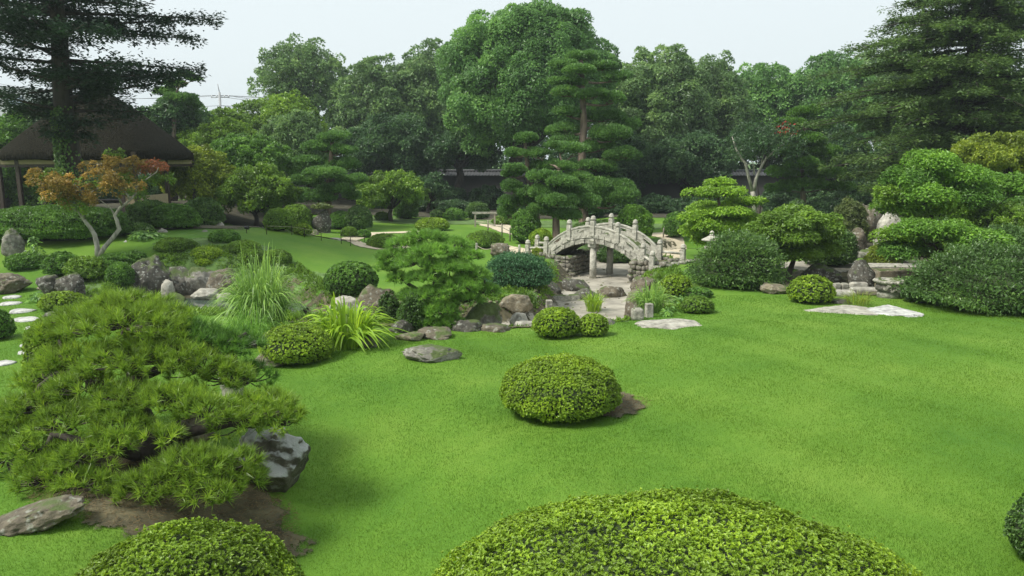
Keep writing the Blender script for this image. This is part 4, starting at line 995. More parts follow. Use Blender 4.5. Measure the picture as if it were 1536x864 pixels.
for i, (x0, x1, yt, yb, D, lab) in enumerate([(600,650,296,322,46,'shadowy undergrowth shrub left below the camphor'),(655,712,300,322,46.5,'shadowy undergrowth shrub under the camphor'),
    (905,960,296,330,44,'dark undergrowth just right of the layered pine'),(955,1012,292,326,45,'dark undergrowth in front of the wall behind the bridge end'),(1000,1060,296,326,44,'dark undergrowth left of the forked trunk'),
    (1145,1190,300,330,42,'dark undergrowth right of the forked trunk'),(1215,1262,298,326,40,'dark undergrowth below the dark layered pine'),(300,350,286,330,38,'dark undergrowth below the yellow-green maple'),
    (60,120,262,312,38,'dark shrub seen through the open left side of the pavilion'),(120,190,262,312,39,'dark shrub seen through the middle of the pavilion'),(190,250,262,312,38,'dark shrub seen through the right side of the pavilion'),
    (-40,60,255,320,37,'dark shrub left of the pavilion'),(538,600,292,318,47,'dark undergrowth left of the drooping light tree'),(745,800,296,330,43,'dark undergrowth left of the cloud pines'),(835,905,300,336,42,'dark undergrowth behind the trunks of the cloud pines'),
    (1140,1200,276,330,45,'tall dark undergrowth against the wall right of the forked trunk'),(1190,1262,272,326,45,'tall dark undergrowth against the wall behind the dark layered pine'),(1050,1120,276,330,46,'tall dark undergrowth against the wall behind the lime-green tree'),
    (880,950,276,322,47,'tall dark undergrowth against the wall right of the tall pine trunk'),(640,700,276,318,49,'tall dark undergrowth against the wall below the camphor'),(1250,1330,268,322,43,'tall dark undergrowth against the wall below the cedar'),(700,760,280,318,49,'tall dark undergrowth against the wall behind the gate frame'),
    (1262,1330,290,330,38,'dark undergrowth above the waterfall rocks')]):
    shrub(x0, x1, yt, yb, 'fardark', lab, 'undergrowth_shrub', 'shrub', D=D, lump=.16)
# the long hedge
def hedge():
    D = 22.2; mb = MB(); x0, x1 = W(-30, 340, D)[0], W(192, 340, D)[0]; c = np.array([(x0+x1)/2, D, h((x0+x1)/2, D)-.1]); hh = W(90, 310, D)[2]-c[2]
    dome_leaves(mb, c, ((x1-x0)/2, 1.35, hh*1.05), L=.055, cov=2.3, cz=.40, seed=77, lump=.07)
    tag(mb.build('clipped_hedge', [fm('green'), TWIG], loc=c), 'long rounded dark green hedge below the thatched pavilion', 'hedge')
hedge()

# ================================================================== JAPANESE MAPLE, MIDDLE PINE, BIG PINE
def maple():
    D = 20.2; b0 = W(151, 384, D); z0 = h(b0[0], D); r0 = root('japanese_maple', 'small orange-leaved maple with a pale forked trunk in front of the hedge', 'tree', (b0[0], D, z0))
    mb = MB()
    def p(*q, d=0): return [W(x, y, D+d*i/len(q)) for i, (x, y) in enumerate(q)]
    addtube(mb, p((147,386),(146,370),(142,352),(135,341),(126,330),(118,318),(104,311)), [.085,.07,.062,.055,.045,.03,.015], 8)
    addtube(mb, p((148,386),(156,372),(168,358),(179,344),(175,330),(172,323),(180,312),(195,300),(204,290)), [.075,.065,.06,.06,.05,.045,.04,.03,.02], 8)
    for q in (((104,311),(98,312)), ((126,330),(122,310),(128,296),(140,286)), ((204,290),(203,282),(210,275),(218,270),(235,258),(238,250)), ((183,308),(178,296),(165,288)), ((118,318),(100,300),(90,290)), ((195,300),(186,285),(170,275)), ((140,286),(155,280),(160,270)), ((172,323),(166,312),(150,300)), ((128,296),(120,285),(112,276))):
        addtube(mb, p(*q, d=random.uniform(-.8, .6)), np.linspace(.035, .008, len(q)), 6)
    mb.build('trunk', BARKP, r0)
    rs = np.random.default_rng(3)
    for i, (x, y, w, hh, col) in enumerate([(68,272,50,14,'m'),(80,262,40,10,'o'),(140,276,46,10,'o'),(190,268,44,10,'o'),(90,285,64,20,'m'),(60,262,36,14,'m'),(150,252,44,14,'m'),(160,266,52,18,'m'),(195,258,46,18,'m'),(185,280,60,16,'m'),(130,290,60,16,'m'),(110,300,60,16,'m'),(170,243,34,12,'m'),(205,243,30,12,'m'),(228,256,34,12,'r'),(246,266,30,12,'o'),(235,246,26,10,'r'),(175,232,30,9,'o'),(215,272,36,10,'o'),(85,300,44,10,'o'),(100,272,50,14,'m'),(205,290,40,12,'o'),(120,312,40,12,'o')]):
        pm = MB(); c = W(x, y, D+rs.uniform(-.6, .6)); k = mpp(D, y)
        crown_leaves(pm, c, (w*k/2*1.15, w*k/2, hh*k*.62), int(w*hh*.95), .07, 30+i, sub=9, updir=1.2, fill=.2); pm.build('leaf_cluster', fm({'m': 'maple', 'r': 'redmaple', 'o': 'olive'}[col]), r0, loc=c)
maple()

def needles_pad(mb, c, r, ntuft, per, nl, seed, wid=.004):
    """tufts of long needles on a domed pad"""
    rs = np.random.default_rng(seed); c = np.asarray(c, float)
    e = norm(rs.normal(size=(ntuft, 3))+[0, 0, .75]); e[:, 2] = np.abs(e[:, 2])-.12
    T = c+e*np.asarray(r)*(1+.12*vnoise(e, 3, seed))[:, None]*(1-.3*rs.random(ntuft)**2)[:, None]
    ax0 = norm(e+rs.normal(size=(ntuft, 3))*.35+[0, 0, .9]); w = np.repeat(np.arange(ntuft), per); N = len(w)
    ax = norm(ax0[w]+rs.normal(size=(N, 3))*.62); L = nl*(.7+.45*rs.random(N))
    C = T[w]-ax0[w]*(rs.random(N)*nl*.45)[:, None]
    side = norm(np.cross(ax, rs.normal(size=(N, 3))))*wid/2
    V = np.empty((N, 3, 3)); V[:, 0] = C-side; V[:, 1] = C+side; V[:, 2] = C+ax*L[:, None]
    tt = np.clip(.42+rs.normal()*.05+(rs.normal(size=ntuft)*.2)[w]+rs.normal(size=N)*.12, 0, 1)
    mb.add(V.reshape(-1, 3), np.arange(N*3).reshape(-1, 3), 0, tt)
    return T, ax0
def needlepine(name, label, D, base, zb, trunk, pads, cols, nl, wid, dens, tr, group=None, twigr=.006, ratio=.85, psc=1.1):
    SEEDN[0] += 9; seed = SEEDN[0]; pb = W(base[0], base[1], D); r0 = root(name, label, 'pine tree', (pb[0], D, zb))
    tm = MB(); allp = []
    for path, ra in trunk:
        P = np.array([W(x, y, D+d) for x, y, d in path]); s = np.linspace(0, len(P)-1, len(P)*5); Q = np.stack([np.interp(s, range(len(P)), P[:, k]) for k in range(3)], 1)
        for _ in range(3): Q[1:-1] = (Q[:-2]+2*Q[1:-1]+Q[2:])/4
        addtube(tm, Q, np.linspace(ra[0], ra[1], len(Q)), 9); allp.append(Q)
    TT = np.concatenate(allp)
    for i, p in enumerate(pads):
        x, y, w, hh, dd = p[:5]; col = p[5] if len(p) > 5 else cols
        c = W(x, y+hh*.25, D+dd); k = mpp(D+dd, y); r = np.array([w*k/2*psc, w*k/2*ratio*psc, hh*k*.66*psc])
        q = TT[np.argmin(np.linalg.norm(TT-c, axis=1))]; limb(tm, q, c-[0, 0, r[2]*.1], tr, tr*.35, .03, 6, 7, seed+i)
        nt = int(dens*(math.pi*r[0]*r[1]+2.2*r[0]*r[2])); pm = MB()
        T, A = needles_pad(pm, c, r, nt, 34, nl, seed+i*17, wid)
        pm.build('needle_pad', fm(col), r0, loc=c)
        for j in range(0, len(T), 3):
            a_ = c+(T[j]-c)*.15-[0, 0, r[2]*.1]; addtube(tm, [a_, (a_+T[j])/2-[0, 0, .02], T[j]], [twigr*1.6, twigr*1.2, twigr*.7], 4)
    tm.build('trunk', BARKD, r0)
    return r0
# big low pine in the left foreground
needlepine('spreading_pine', 'big low spreading pine with long needle tufts in the left foreground', 7.2, (215, 720), h(-3.6, 7.2)-.05,
    [([(215,735,0),(212,705,0),(222,680,-.1),(235,660,0),(215,620,.2),(200,570,.4),(195,520,.6),(190,480,.8)], (.12, .05)),
     ([(230,664,0),(275,650,-.1),(320,640,-.1),(380,625,-.1),(420,620,-.1)], (.07, .03)), ([(225,690,0),(180,675,-.3),(130,665,-.5),(80,650,-.5)], (.07, .03)),
     ([(222,700,0),(260,690,-.4),(320,690,-.6)], (.06, .03)), ([(200,570,.4),(260,545,.5),(330,520,.7),(370,500,.9)], (.06, .02)), ([(205,590,.3),(140,570,.2),(90,560,.2)], (.06, .025)), ([(150,670,-.4),(110,700,-.6),(60,730,-.6)], (.05, .02))],
    [(195,452,120,34,.9),(238,468,96,34,.8),(140,470,110,36,.9),(95,495,90,36,.8),(185,480,150,40,.5),(288,500,106,42,.8,'pineback'),(345,510,90,42,.9,'pineback'),(235,500,110,40,.6),
     (120,530,120,40,.5),(190,535,130,44,.2),(255,530,110,44,.3),(70,560,90,40,.3),(300,545,100,42,.4),(340,560,80,40,.4),(375,560,76,44,1.0,'pineback'),(320,515,100,40,.8,'pineback'),
     (130,575,110,40,0),(60,600,100,44,0),(200,590,110,40,-.1),(260,595,110,40,-.1),(110,625,110,44,-.3),(30,640,90,46,-.1),(310,610,90,40,-.2),(185,635,90,40,-.4),
     (395,605,110,46,.1),(420,625,80,40,0),(360,628,90,44,-.1),(60,665,110,46,-.4),(10,680,80,44,-.3),(130,680,100,44,-.6),(75,705,110,44,-.6),(180,660,60,30,-.6),
     (290,690,110,44,-.7),(340,690,100,44,-.6),(240,715,110,44,-.8),(310,722,110,40,-.8),(365,715,60,36,-.6),(190,735,80,36,-.8),(130,720,80,34,-.8),(20,615,70,40,0),(240,650,60,26,-.5)],
    'pineneedle', .115, .0085, 135, .03)
# light green pine beyond the stream edge
needlepine('garden_pine', 'airy light green pine with spreading tiers in the middle, left of the bridge', 14.6, (640, 492), h(-1.7, 14.6)-.1,
    [([(625,500,0),(628,480,0),(640,465,0),(645,445,0),(655,425,0),(650,400,0),(640,380,0)], (.10, .04)), ([(645,445,0),(610,425,.1),(590,405,.1)], (.05, .02)), ([(655,425,0),(690,420,-.1),(725,420,-.1)], (.05, .02)), ([(636,470,0),(660,480,-.3)], (.05, .02))],
    [(640,352,80,18,.3),(610,362,70,18,.4),(680,362,70,20,.3),(650,372,90,22,-.1),(590,380,66,22,.2),(700,380,60,22,.1),(625,390,80,22,-.2),(580,398,50,20,.1),(675,396,90,26,-.2),(710,408,70,26,0),
     (640,412,80,24,-.3),(600,415,50,22,0),(690,424,80,28,-.3),(728,432,56,26,0),(655,436,80,28,-.4),(620,440,60,26,-.2),(700,446,60,26,-.3),(650,460,90,30,-.5),(620,470,56,28,-.4),(670,478,60,28,-.5),(640,478,60,28,-.6)],
    'brightpine', .115, .012, 190, .022, ratio=.9, psc=.84)
shrub(600,636,448,500,'dark','dark willow-leaved plant under the light green pine','dark_shrub','shrub',D=13.9,spiky=.35,lump=.2,L=.07)
shrub(566,604,440,500,'dark','shadowy shrub between the mossy boulder and the light green pine','dark_shrub','shrub',D=14.6,lump=.2)

# ================================================================== GRASSES AND LEAFY CLUMPS
blades('reed_clump', 'tall pale arching reed clump beside the pond', 'reeds', 322, 468, 374, 505, 'blade', 800, .020, .75, D=13.4, spread=.42, seg=9)
blades('reed_clump', 'low fine grass spilling over the bank below the tall reeds', 'grass clump', 330, 420, 452, 512, 'brightpine', 420, .010, .7, D=12.6, spread=.6)
blades('lily_clump', 'bright strap-leaved lily clump behind the golden dome', 'lily plant', 440, 604, 445, 525, 'strap', 300, .045, .8, D=12.45, spread=.42, seg=8)
blades('iris_clump', 'upright iris tuft standing in the middle of the sandy stream bed', 'iris', 868, 912, 437, 473, 'strap', 190, .016, .2, spread=.55)
blades('iris_clump', 'wide iris clump on the right bank below the golden ball', 'iris', 938, 1010, 420, 476, 'blade', 330, .02, .5, D=15.6, spread=.5)
blades('dry_grass', 'wispy yellowish grass tuft among the cut stones at the right', 'grass clump', 1260, 1312, 432, 457, 'yellow', 150, .010, .5, D=16.3, spread=.6)
def hosta(x0, x1, yt, yb, label, D=None, n=40, col='hosta', L=.13):
    g = G((x0+x1)/2, yb); D = D or g[1]+.2; p = W((x0+x1)/2, yb, D); z0 = h(p[0], D); R = (x1-x0)*mpp(D, yb)/2; Hh = max(W((x0+x1)/2, yt, D)[2]-z0, .1)
    a_ = rng.uniform(0, 6.28, n); q = rng.random(n)**.6
    C = np.stack([p[0]+np.cos(a_)*q*R*.75, D+np.sin(a_)*q*R*.75, z0+Hh*(1-q*q*.7)*rng.uniform(.5, 1, n)], 1)
    ax = np.stack([np.cos(a_), np.sin(a_), -.25+rng.normal(size=n)*.2], 1); nr = rand3(n)*.3+[0, 0, 1]
    V, F = leafq(C, ax, nr, L*(.8+.5*rng.random(n)), L*.62, .25); mb = MB().add(V, F, 0, rng.random(n))
    base = np.array([p[0], D, z0])
    for i in range(n): addtube(mb, [base+(C[i]-base)*[.2, .2, 0], C[i]], .004, 4)
    tag(mb.build('hosta_plant', fm(col), loc=base), label, 'hosta', None)
hosta(990,1016,458,476,'broad pale hosta leaves beside the large flat slab',n=26)
hosta(1008,1036,440,460,'small hosta between the round mounds on the right bank',n=36,L=.10)
hosta(44,66,438,456,'hosta beside the stepping stones behind the pine',n=30)
hosta(14,40,392,408,'pale-leaved plant at the foot of the lone lawn bush',n=30,L=.12)
hosta(38,64,352,374,'light broad leaves in front of the left end of the hedge',D=20.2,n=40,L=.13)
hosta(190,250,345,372,'broad silvery leaves under the camellias',D=22.0,n=110,L=.15)
hosta(1180,1240,410,424,'upright shoots behind the yellow-green round shrub',D=17.6,n=40,L=.09)

# ================================================================== ROCKS
rock(362,466,637,706,'capped','large boulder with pale lichen top poking out under the right side of the big pine',D=7.5,dr=.8,seed=22,name='boulder',cat='boulder',tilt=-.2,rough=.28)
rock(-8,132,748,800,'brown','low flat-topped slab of rock under the left side of the big pine',dr=.55,seed=33,name='boulder',cat='boulder',tilt=-.3,flat=.5)
rock(258,316,622,655,'tan','tan rock glimpsed inside the big pine',D=7.6,seed=35,bury=.2)
rock(100,170,790,812,'tan','small half-buried stone in the bare soil under the pine',D=5.9,seed=36,flat=.3)
rock(611,688,518,542,'grey','lone weathered flat rock lying on the near lawn',dr=.6,seed=41,flat=.2,tilt=.1,bury=.85)
rock(536,596,426,474,'brown','dark brown boulder below the green ball on the lawn mound',D=14.9,seed=43,name='boulder',cat='boulder')
rock(495,545,443,465,'pale','pale rock behind the lily clump',D=14.6,seed=44)
rock(378,426,527,552,'tan','rock under the left side of the golden dome',seed=45)
rock(372,398,503,522,'grey','grey stone above the rock under the golden dome',seed=46)
rock(326,362,530,546,'pale','pale stone behind the right shoulder of the big pine',D=9.6,seed=47)
rock(540,572,500,522,'mossy','small mossy stone at the foot of the lily clump',seed=48)
rock(695,749,452,492,'mossy','mossy craggy boulder on the stream edge right of the light green pine',D=14.5,seed=51,rough=.3,name='boulder',cat='boulder')
rock(676,722,478,504,'dark','brown stone at the foot of the mossy craggy boulder',D=13.9,seed=52)
rock(716,764,486,507,'brown','grey slab-like stone on the stream edge',D=13.9,seed=53,flat=.3)
rock(628,682,492,508,'brown','flat brown bank stone below the light green pine',seed=54,flat=.3,bury=.9)
rock(596,640,499,511,'tan','small tan bank stone left below the light green pine',seed=55,flat=.3,bury=.9)
rock(586,622,478,502,'dark','dark bank stone beneath the shadowy shrub',D=13.7,seed=56)
rock(748,800,440,464,'tan','low earthy rock at the foot of the bluish shrub',D=17.0,seed=57,flat=.2)
rock(762,792,469,482,'pale','pale carved stone fragment lying in the stream bed',D=15.2,seed=58,flat=.3)
rock(772,806,482,494,'pale','flat pale fragment near the golden ball pair',D=14.4,seed=59,flat=.4)
rock(797,842,420,448,'dark','dark stone at the foot of the left abutment',D=20.3,seed=60)
rock(838,884,416,440,'dark','leaning dark rock against the left abutment',D=21.4,seed=61,tilt=.5)
rock(866,890,394,424,'pale','pale rock seen behind the near bridge pillar',D=25.2,seed=62)
rock(896,938,428,450,'brown','dark rounded boulder at the foot of the far pillar',D=20.3,seed=63,name='boulder',cat='boulder')
rock(862,896,432,452,'dark','dark boulder at the foot of the near pillar',D=20.0,seed=64,name='boulder',cat='boulder')
rock(934,972,428,473,'brown','tall brown rock standing at the right side of the stream bed',D=16.9,seed=65,rough=.3,name='boulder',cat='boulder')
rock(946,984,414,446,'brown','rough rock below the right abutment',D=19.8,seed=66,rough=.3)
slab(950,1052,477,497,'pale','large flat pale slab lying level with the lawn by the stream',seed=67)
rock(896,926,478,504,'grey','stone step at the stream edge right of the golden ball pair',D=14.2,seed=68,flat=.3)
slab(1204,1322,456,473,'pale','weathered mottled slab set in the lawn at the right',seed=69)
slab(1296,1382,457,475,'white','smooth white slab touching the mottled slab at the right',seed=70)
rock(1268,1310,388,422,'dark','pointed dark rock behind the cut stones',D=19.2,seed=71,rough=.2,taper=.7)
rock(1200,1262,395,412,'dark','low shadowed rock under the azalea tree',D=20.6,seed=72)
rock(1252,1300,340,396,'brown','brown cliff-like rock left of the small waterfall gap',D=26.5,seed=73,rough=.3)
rock(1312,1352,316,384,'pale','tall pale standing rock half covered by the bright tree',D=25.5,seed=74,rough=.15,name='boulder',cat='boulder')
rock(1258,1318,305,345,'brown','shadowed rock on top of the waterfall bank',D=29,seed=75)
rock(1286,1320,372,398,'grey','grey stone in the waterfall gap',D=24.5,seed=76)
rock(1240,1275,448,462,'dark','small dark stone behind the mottled slab',D=16.6,seed=77)
rock(1140,1182,425,440,'tan','low stone between the yew mound and the yellow-green shrub',D=17.9,seed=78,flat=.2)
rock(1345,1398,388,402,'grey','grey stone lying on the bank above the stone table',D=22.6,seed=79)
rock(3,34,342,374,'grey','upright rounded grey boulder at the left end of the hedge',D=20.4,seed=80,rough=.12,name='boulder',cat='boulder')
rock(-25,46,410,441,'brown','smooth brown boulder cut by the left edge above the stepping stones',dr=.7,seed=81,rough=.12,flat=.1,name='boulder',cat='boulder')
rock(57,90,412,434,'dark','dark rock left of the maple foot by the lawn',D=17.4,seed=82)
rock(86,124,408,434,'dark','dark cleft rock below the maple foot',D=17.2,seed=83,rough=.3)
rock(62,96,428,439,'tan','thin flat stone in front of the dark rocks',seed=84,flat=.4)
rock(64,92,468,482,'dark','dark stone peeking out beside the stepping stones',seed=85,flat=.2)
rock(200,252,382,444,'dark','big craggy dark rock at the left side of the pond',D=19.2,big=1.2,seed=86,rough=.34,name='boulder',cat='boulder')
rock(242,262,419,441,'pale','pale lichen-spotted stone at the foot of the craggy rock',D=18.9,seed=87)
rock(252,290,400,442,'dark','dark rock in the middle of the pond bank',D=19.4,big=1.3,seed=88,rough=.3)
rock(282,320,400,438,'grey','angular grey boulder overhanging the pond',D=19.5,big=1.25,seed=89,rough=.25,name='boulder',cat='boulder')
rock(316,356,402,446,'brown','earthy brown rock behind the reeds on the pond bank',D=19.6,big=1.4,seed=90)
rock(250,280,438,458,'mossy','low mossy stone at the pond edge',D=18.8,seed=91)
rock(286,330,433,454,'pale','pale flat rock at the water line',D=19.0,seed=92,flat=.3)
rock(326,358,440,458,'pale','pale shoreline stone behind the reed stems',D=18.9,seed=93,flat=.3)
rock(184,198,360,378,'white','white pointed standing stone beside the maple',D=21.6,seed=94)
rock(238,262,368,378,'tan','flat stone before the tawny mound',D=21.6,seed=95,flat=.3)
rock(262,292,388,396,'tan','thin stone in the mossy ground above the pond',D=20.9,seed=96,flat=.3)
rock(250,276,399,410,'grey','grey stone on the top of the pond bank',D=20.0,seed=97)
rock(322,338,330,347,'pale','pale stone between the glossy shrub and the lawn',D=26,seed=98)
rock(236,256,342,362,'pale','light stone under the camellias',D=23.4,seed=99)
rock(296,318,344,368,'grey','grey stone left of the low dark dome',D=23.6,seed=101)
rock(452,480,344,356,'tan','flat brown stone before the rock pillar on the far lawn',D=30.5,seed=102,flat=.2)
rock(490,514,357,365,'pale','low pale stone behind the wire fence on the far lawn',D=27.5,seed=103,flat=.3)
rock(470,497,314,352,'dark','squared rock pillar topped with plants on the far lawn',D=31.5,seed=104,rough=.1,name='rock_pillar')
shrub(468,498,305,320,'moss','plant tuft growing on the squared rock pillar','low_shrub','shrub',D=31.4,lump=.2,zoff=1.02)
rock(735,764,365,374,'brown','brown stone near the rope posts behind the wide green dome',D=24.8,seed=105,flat=.2)
rock(680,698,357,365,'white','white stone beside the path behind the light green pine',D=27,seed=106,flat=.3)
for i, (x, y, w) in enumerate([(19,446.5,28),(16,456,32),(33,467,40),(37,480.5,40),(48,493,24),(34,531,14),(10,546,34),(35,520,10)]):
    g = G(x, y); k = mpp(g[1], y); V, F = rockmesh((w*k/2, w*k/2*.95, .06), 300+i, .08, .3, 3); c = np.array([g[0], g[1], g[2]])
    o = MB().add(V*[1, 1, 1]+c, F, 0, None, True).build('stepping_stone', ST['white'], loc=c)
    tag(o, ['flat stepping stone farthest up the left lawn', 'narrow stepping stone second from the far end', 'wide stepping stone third from the far end', 'widest stepping stone level with the pine top', 'stepping stone touching the mound beside the pine', 'small stepping stone half hidden by the mound', 'nearest stepping stone cut by the left edge side', 'tiny stepping stone behind the mound'][i], 'stepping stone', 'stepping stones on the left lawn')
# low retaining kerb from the bridge to the yew
def kerb():
    pts = [(985,404),(1000,401),(1012,398),(1024,396),(1036,394),(1048,393)]
    for i, (x, y) in enumerate(pts):
        g = G(x, y); V, F = rockmesh((.16, .13, .10), 400+i, .12, .3, 3)
        o = MB().add(V+[g[0], g[1], g[2]+.04], F, 0, None, True).build('kerb_stone', ST['cut'], loc=g)
        tag(o, 'rough kerb stone in the row between the bridge end and the yew', 'kerb stone', 'kerb stones at the right end of the bridge')
kerb()

# ================================================================== SMALL STONEWORK
def lantern():
    D = 21.4; p = W(1067, 372, D); x = p[0]; z0 = h(x, D); zt = W(1067, 346, D)[2]; s = (zt-z0)/1.62
    r0 = root('stone_lantern', 'grey stone lantern half hidden between the yew mound and the lime-green tree', 'stone lantern', (x, D, z0))
    def L_(name, prof, seg=6, sq=None): 
        V, F = lathe([(r*s, z*s) for r, z in prof], seg, (x, D, z0), sq); bevel(MB().add(V, F, 0, None, seg > 8).build(name, ST['granite'], r0), .008)
    L_('base', [(.0, 0), (.30, 0), (.30, .10), (.22, .16), (.15, .18)]); L_('post', [(.11, .18), (.10, .45), (.125, .5), (.10, .55), (.11, .82)], 14)
    L_('platform', [(.0, .82), (.16, .82), (.30, .92), (.30, 1.0), (.0, 1.0)]); L_('firebox', [(.17, 1.0), (.17, 1.22)], 6); L_('roof', [(.0, 1.20), (.40, 1.22), (.42, 1.27), (.24, 1.36), (.12, 1.42), (0, 1.42)])
    L_('finial', [(.0, 1.42), (.08, 1.42), (.10, 1.46), (.06, 1.49), (.09, 1.53), (.085, 1.57), (.04, 1.61), (0, 1.63)], 14)
    for a_ in (0, 1, 2, 3, 4, 5):
        an = math.radians(30+60*a_); V, F = box((x+math.cos(an)*.148*s, D+math.sin(an)*.148*s, z0+1.11*s), (.02*s, .09*s, .12*s), an); MB().add(V, F).build('window', plain('hollow', (.01, .01, .01)), r0)  # solid black plates; the dark inside of the openings is put into their colour
lantern()
def basin():
    D = 17.3; p = W(1333, 455, D); x = p[0]; z0 = h(x, D)-.02; zt = W(1333, 418, D)[2]; k = mpp(D, 430); s = (zt-z0)
    r0 = root('stone_basin', 'round stone basin with a studded rim on a carved cylindrical pedestal', 'stone basin', (x, D, z0))
    V, F = lathe([(0, 0), (17.5*k, 0), (17.0*k, s*.36), (16*k, s*.38)], 28, (x, D, z0)); MB().add(V, F, 0, None, True).build('pedestal', ST['cut'], r0)
    V, F = lathe([(16.5*k, s*.38), (19.5*k, s*.42), (20*k, s*.55), (19*k, s*.70), (17*k, s*.74)], 40, (x, D, z0)); V[:, :2] = (V[:, :2]-[x, D])*(1+.06*np.maximum(0, vnoise(V-[x, D, z0], 30, 3)))[:, None]+[x, D]
    MB().add(V, F, 0, None, True).build('carved_drum', ST['dark'], r0)
    V, F = lathe([(0, s*.74), (18*k, s*.74), (21.5*k, s*.80), (22.5*k, s*.88), (21.5*k, s*.95), (19*k, s*.98), (17.5*k, s*.95), (15*k, s*.86), (0, s*.84)], 40, (x, D, z0)); MB().add(V, F, 0, None, True).build('bowl', ST['cut'], r0)
    for i in range(16):
        a_ = i*math.pi/8; V, F = ico(2); MB().add(V*.035+[x+math.cos(a_)*22.3*k, D+math.sin(a_)*22.3*k, z0+s*.88], F, 0, None, True).build('stud', ST['pale'], r0)
    rs = np.random.default_rng(4); mb = MB()
    for i in range(26):
        a_ = rs.uniform(3.3, 6.1); q = []
        zz = z0+s*rs.uniform(.42, .68)
        for t in np.linspace(0, 1, 7): q.append((x+math.cos(a_+t*.3)*20.2*k, D+math.sin(a_+t*.3)*20.2*k, zz+.04*math.sin(t*6+i)))
        addtube(mb, q, .016, 6)
    mb.build('relief_carving', ST['cut'], r0)
basin()
def stonebox(name, label, px, py, D, s, col, rz=0., cat='cut stone', zoff=0, rnd=.02, z=None):
    p = W(px, py, D); z0 = h(p[0], D) if z is None else z; V, F = box((0, 0, s[2]/2+zoff), s, rz, .96, .006); c = np.array([p[0], D, z0-.02])
    o = bevel(MB().add(V+c, F).build(name, ST[col], loc=c), rnd, 3); return tag(o, label, cat)
def table():
    D = 21.2; x0 = W(1296, 400, D)[0]; x1 = W(1384, 400, D)[0]; zt = W(1340, 397, D)[2]; z0 = h((x0+x1)/2, D); 
    r0 = root('stone_table', 'long pale stone slab resting on blocks like a low bench behind the basin', 'stone bench', ((x0+x1)/2, D, z0))
    V, F = box(((x0+x1)/2, D, zt-.06), (x1-x0, .75, .11), .02, 1, .006); bevel(MB().add(V, F).build('slab', ST['pale'], r0), .02)
    for x in (x0+.3, x1-.25, x1-.7): V, F = box((x, D, (zt-.12+z0)/2-.02), (.28, .5, zt-.12-z0+.08), 0, 1, .01); bevel(MB().add(V, F).build('support', ST['cut'], r0), .02)
table()
stonebox('cut_stone', 'large pale rectangular block under the stone bench', 1346, 415, 20.0, (1.3, .5, .34), 'tan', .05)
stonebox('curb_stone', 'rounded pale curb stone in front of the four small blocks', 1262, 441, 17.7, (.62, .3, .16), 'pale', -.1, rnd=.06)
stonebox('curb_stone', 'long rounded pale curb stone left of the basin', 1294, 431, 18.6, (.80, .34, .17), 'pale', .05, rnd=.06)
stonebox('curb_stone', 'half-round pale stone standing on the long curb stone', 1288, 424, 18.9, (.52, .2, .30), 'pale', .05, rnd=.09)
for i, (x, y, lab) in enumerate([(1255,432,'left front cube of the four small cut stones'),(1266,432,'right front cube of the four small cut stones'),(1257,424,'left rear cube of the four small cut stones'),(1268,423,'right rear cube of the four small cut stones')]):
    stonebox('cut_stone', lab, x, y, 18.3+.3*(i > 1), (.15, .16, .28), 'cut', .1)
stonebox('cut_stone', 'low cut curb stone at the left of the sandy bed behind the golden balls', 820, 462, 17.3, (.22, .25, .24), 'cut', .1)
stonebox('cut_stone', 'taller square stump stone behind the golden balls', 823.5, 452, 17.6, (.15, .18, .34), 'pale', .1)
stonebox('cut_stone', 'flat cut stone right of the square stump stone', 838, 460, 17.5, (.28, .2, .18), 'pale', .0)
stonebox('cut_stone', 'short square stone post standing behind the large flat slab', 973, 480, 14.9, (.15, .15, .30), 'pale', .2)
stonebox('cut_stone', 'round-topped stone stump left of the short square post', 956, 490, 14.6, (.26, .2, .26), 'cut', .0, rnd=.07)
stonebox('curb_stone', 'thin dark curb lying across the sandy stream bed', 917, 461, 17.0, (1.15, .07, .06), 'dark', .42)
stonebox('curb_stone', 'long low edging stone at the foot of the left abutment', 838, 441, 19.6, (1.2, .2, .16), 'cut', .25)
def pebbles():
    rs = np.random.default_rng(12); mb = MB(); k = 0
    while k < 420:
        x, y = rs.uniform(-4, 4.4), rs.uniform(13.5, 27); d = float(stream_d(np.array([x]), np.array([y]))[0])
        if d > .45 or (d < -.1 and rs.random() < .6): continue
        V, F = ico(1); s = .018+.05*rs.random()**3; mb.add(V*[s, s*rs.uniform(.6, 1), s*.6]*(1+.15*rs.normal(size=(len(V), 1)))+[x, y, h(x, y)+.03], F, 0, None, True); k += 1
    tag(mb.build('pebbles', ST['tan']), 'small loose stones scattered over the dry stream bed', 'pebbles', None, 'stuff')
pebbles()
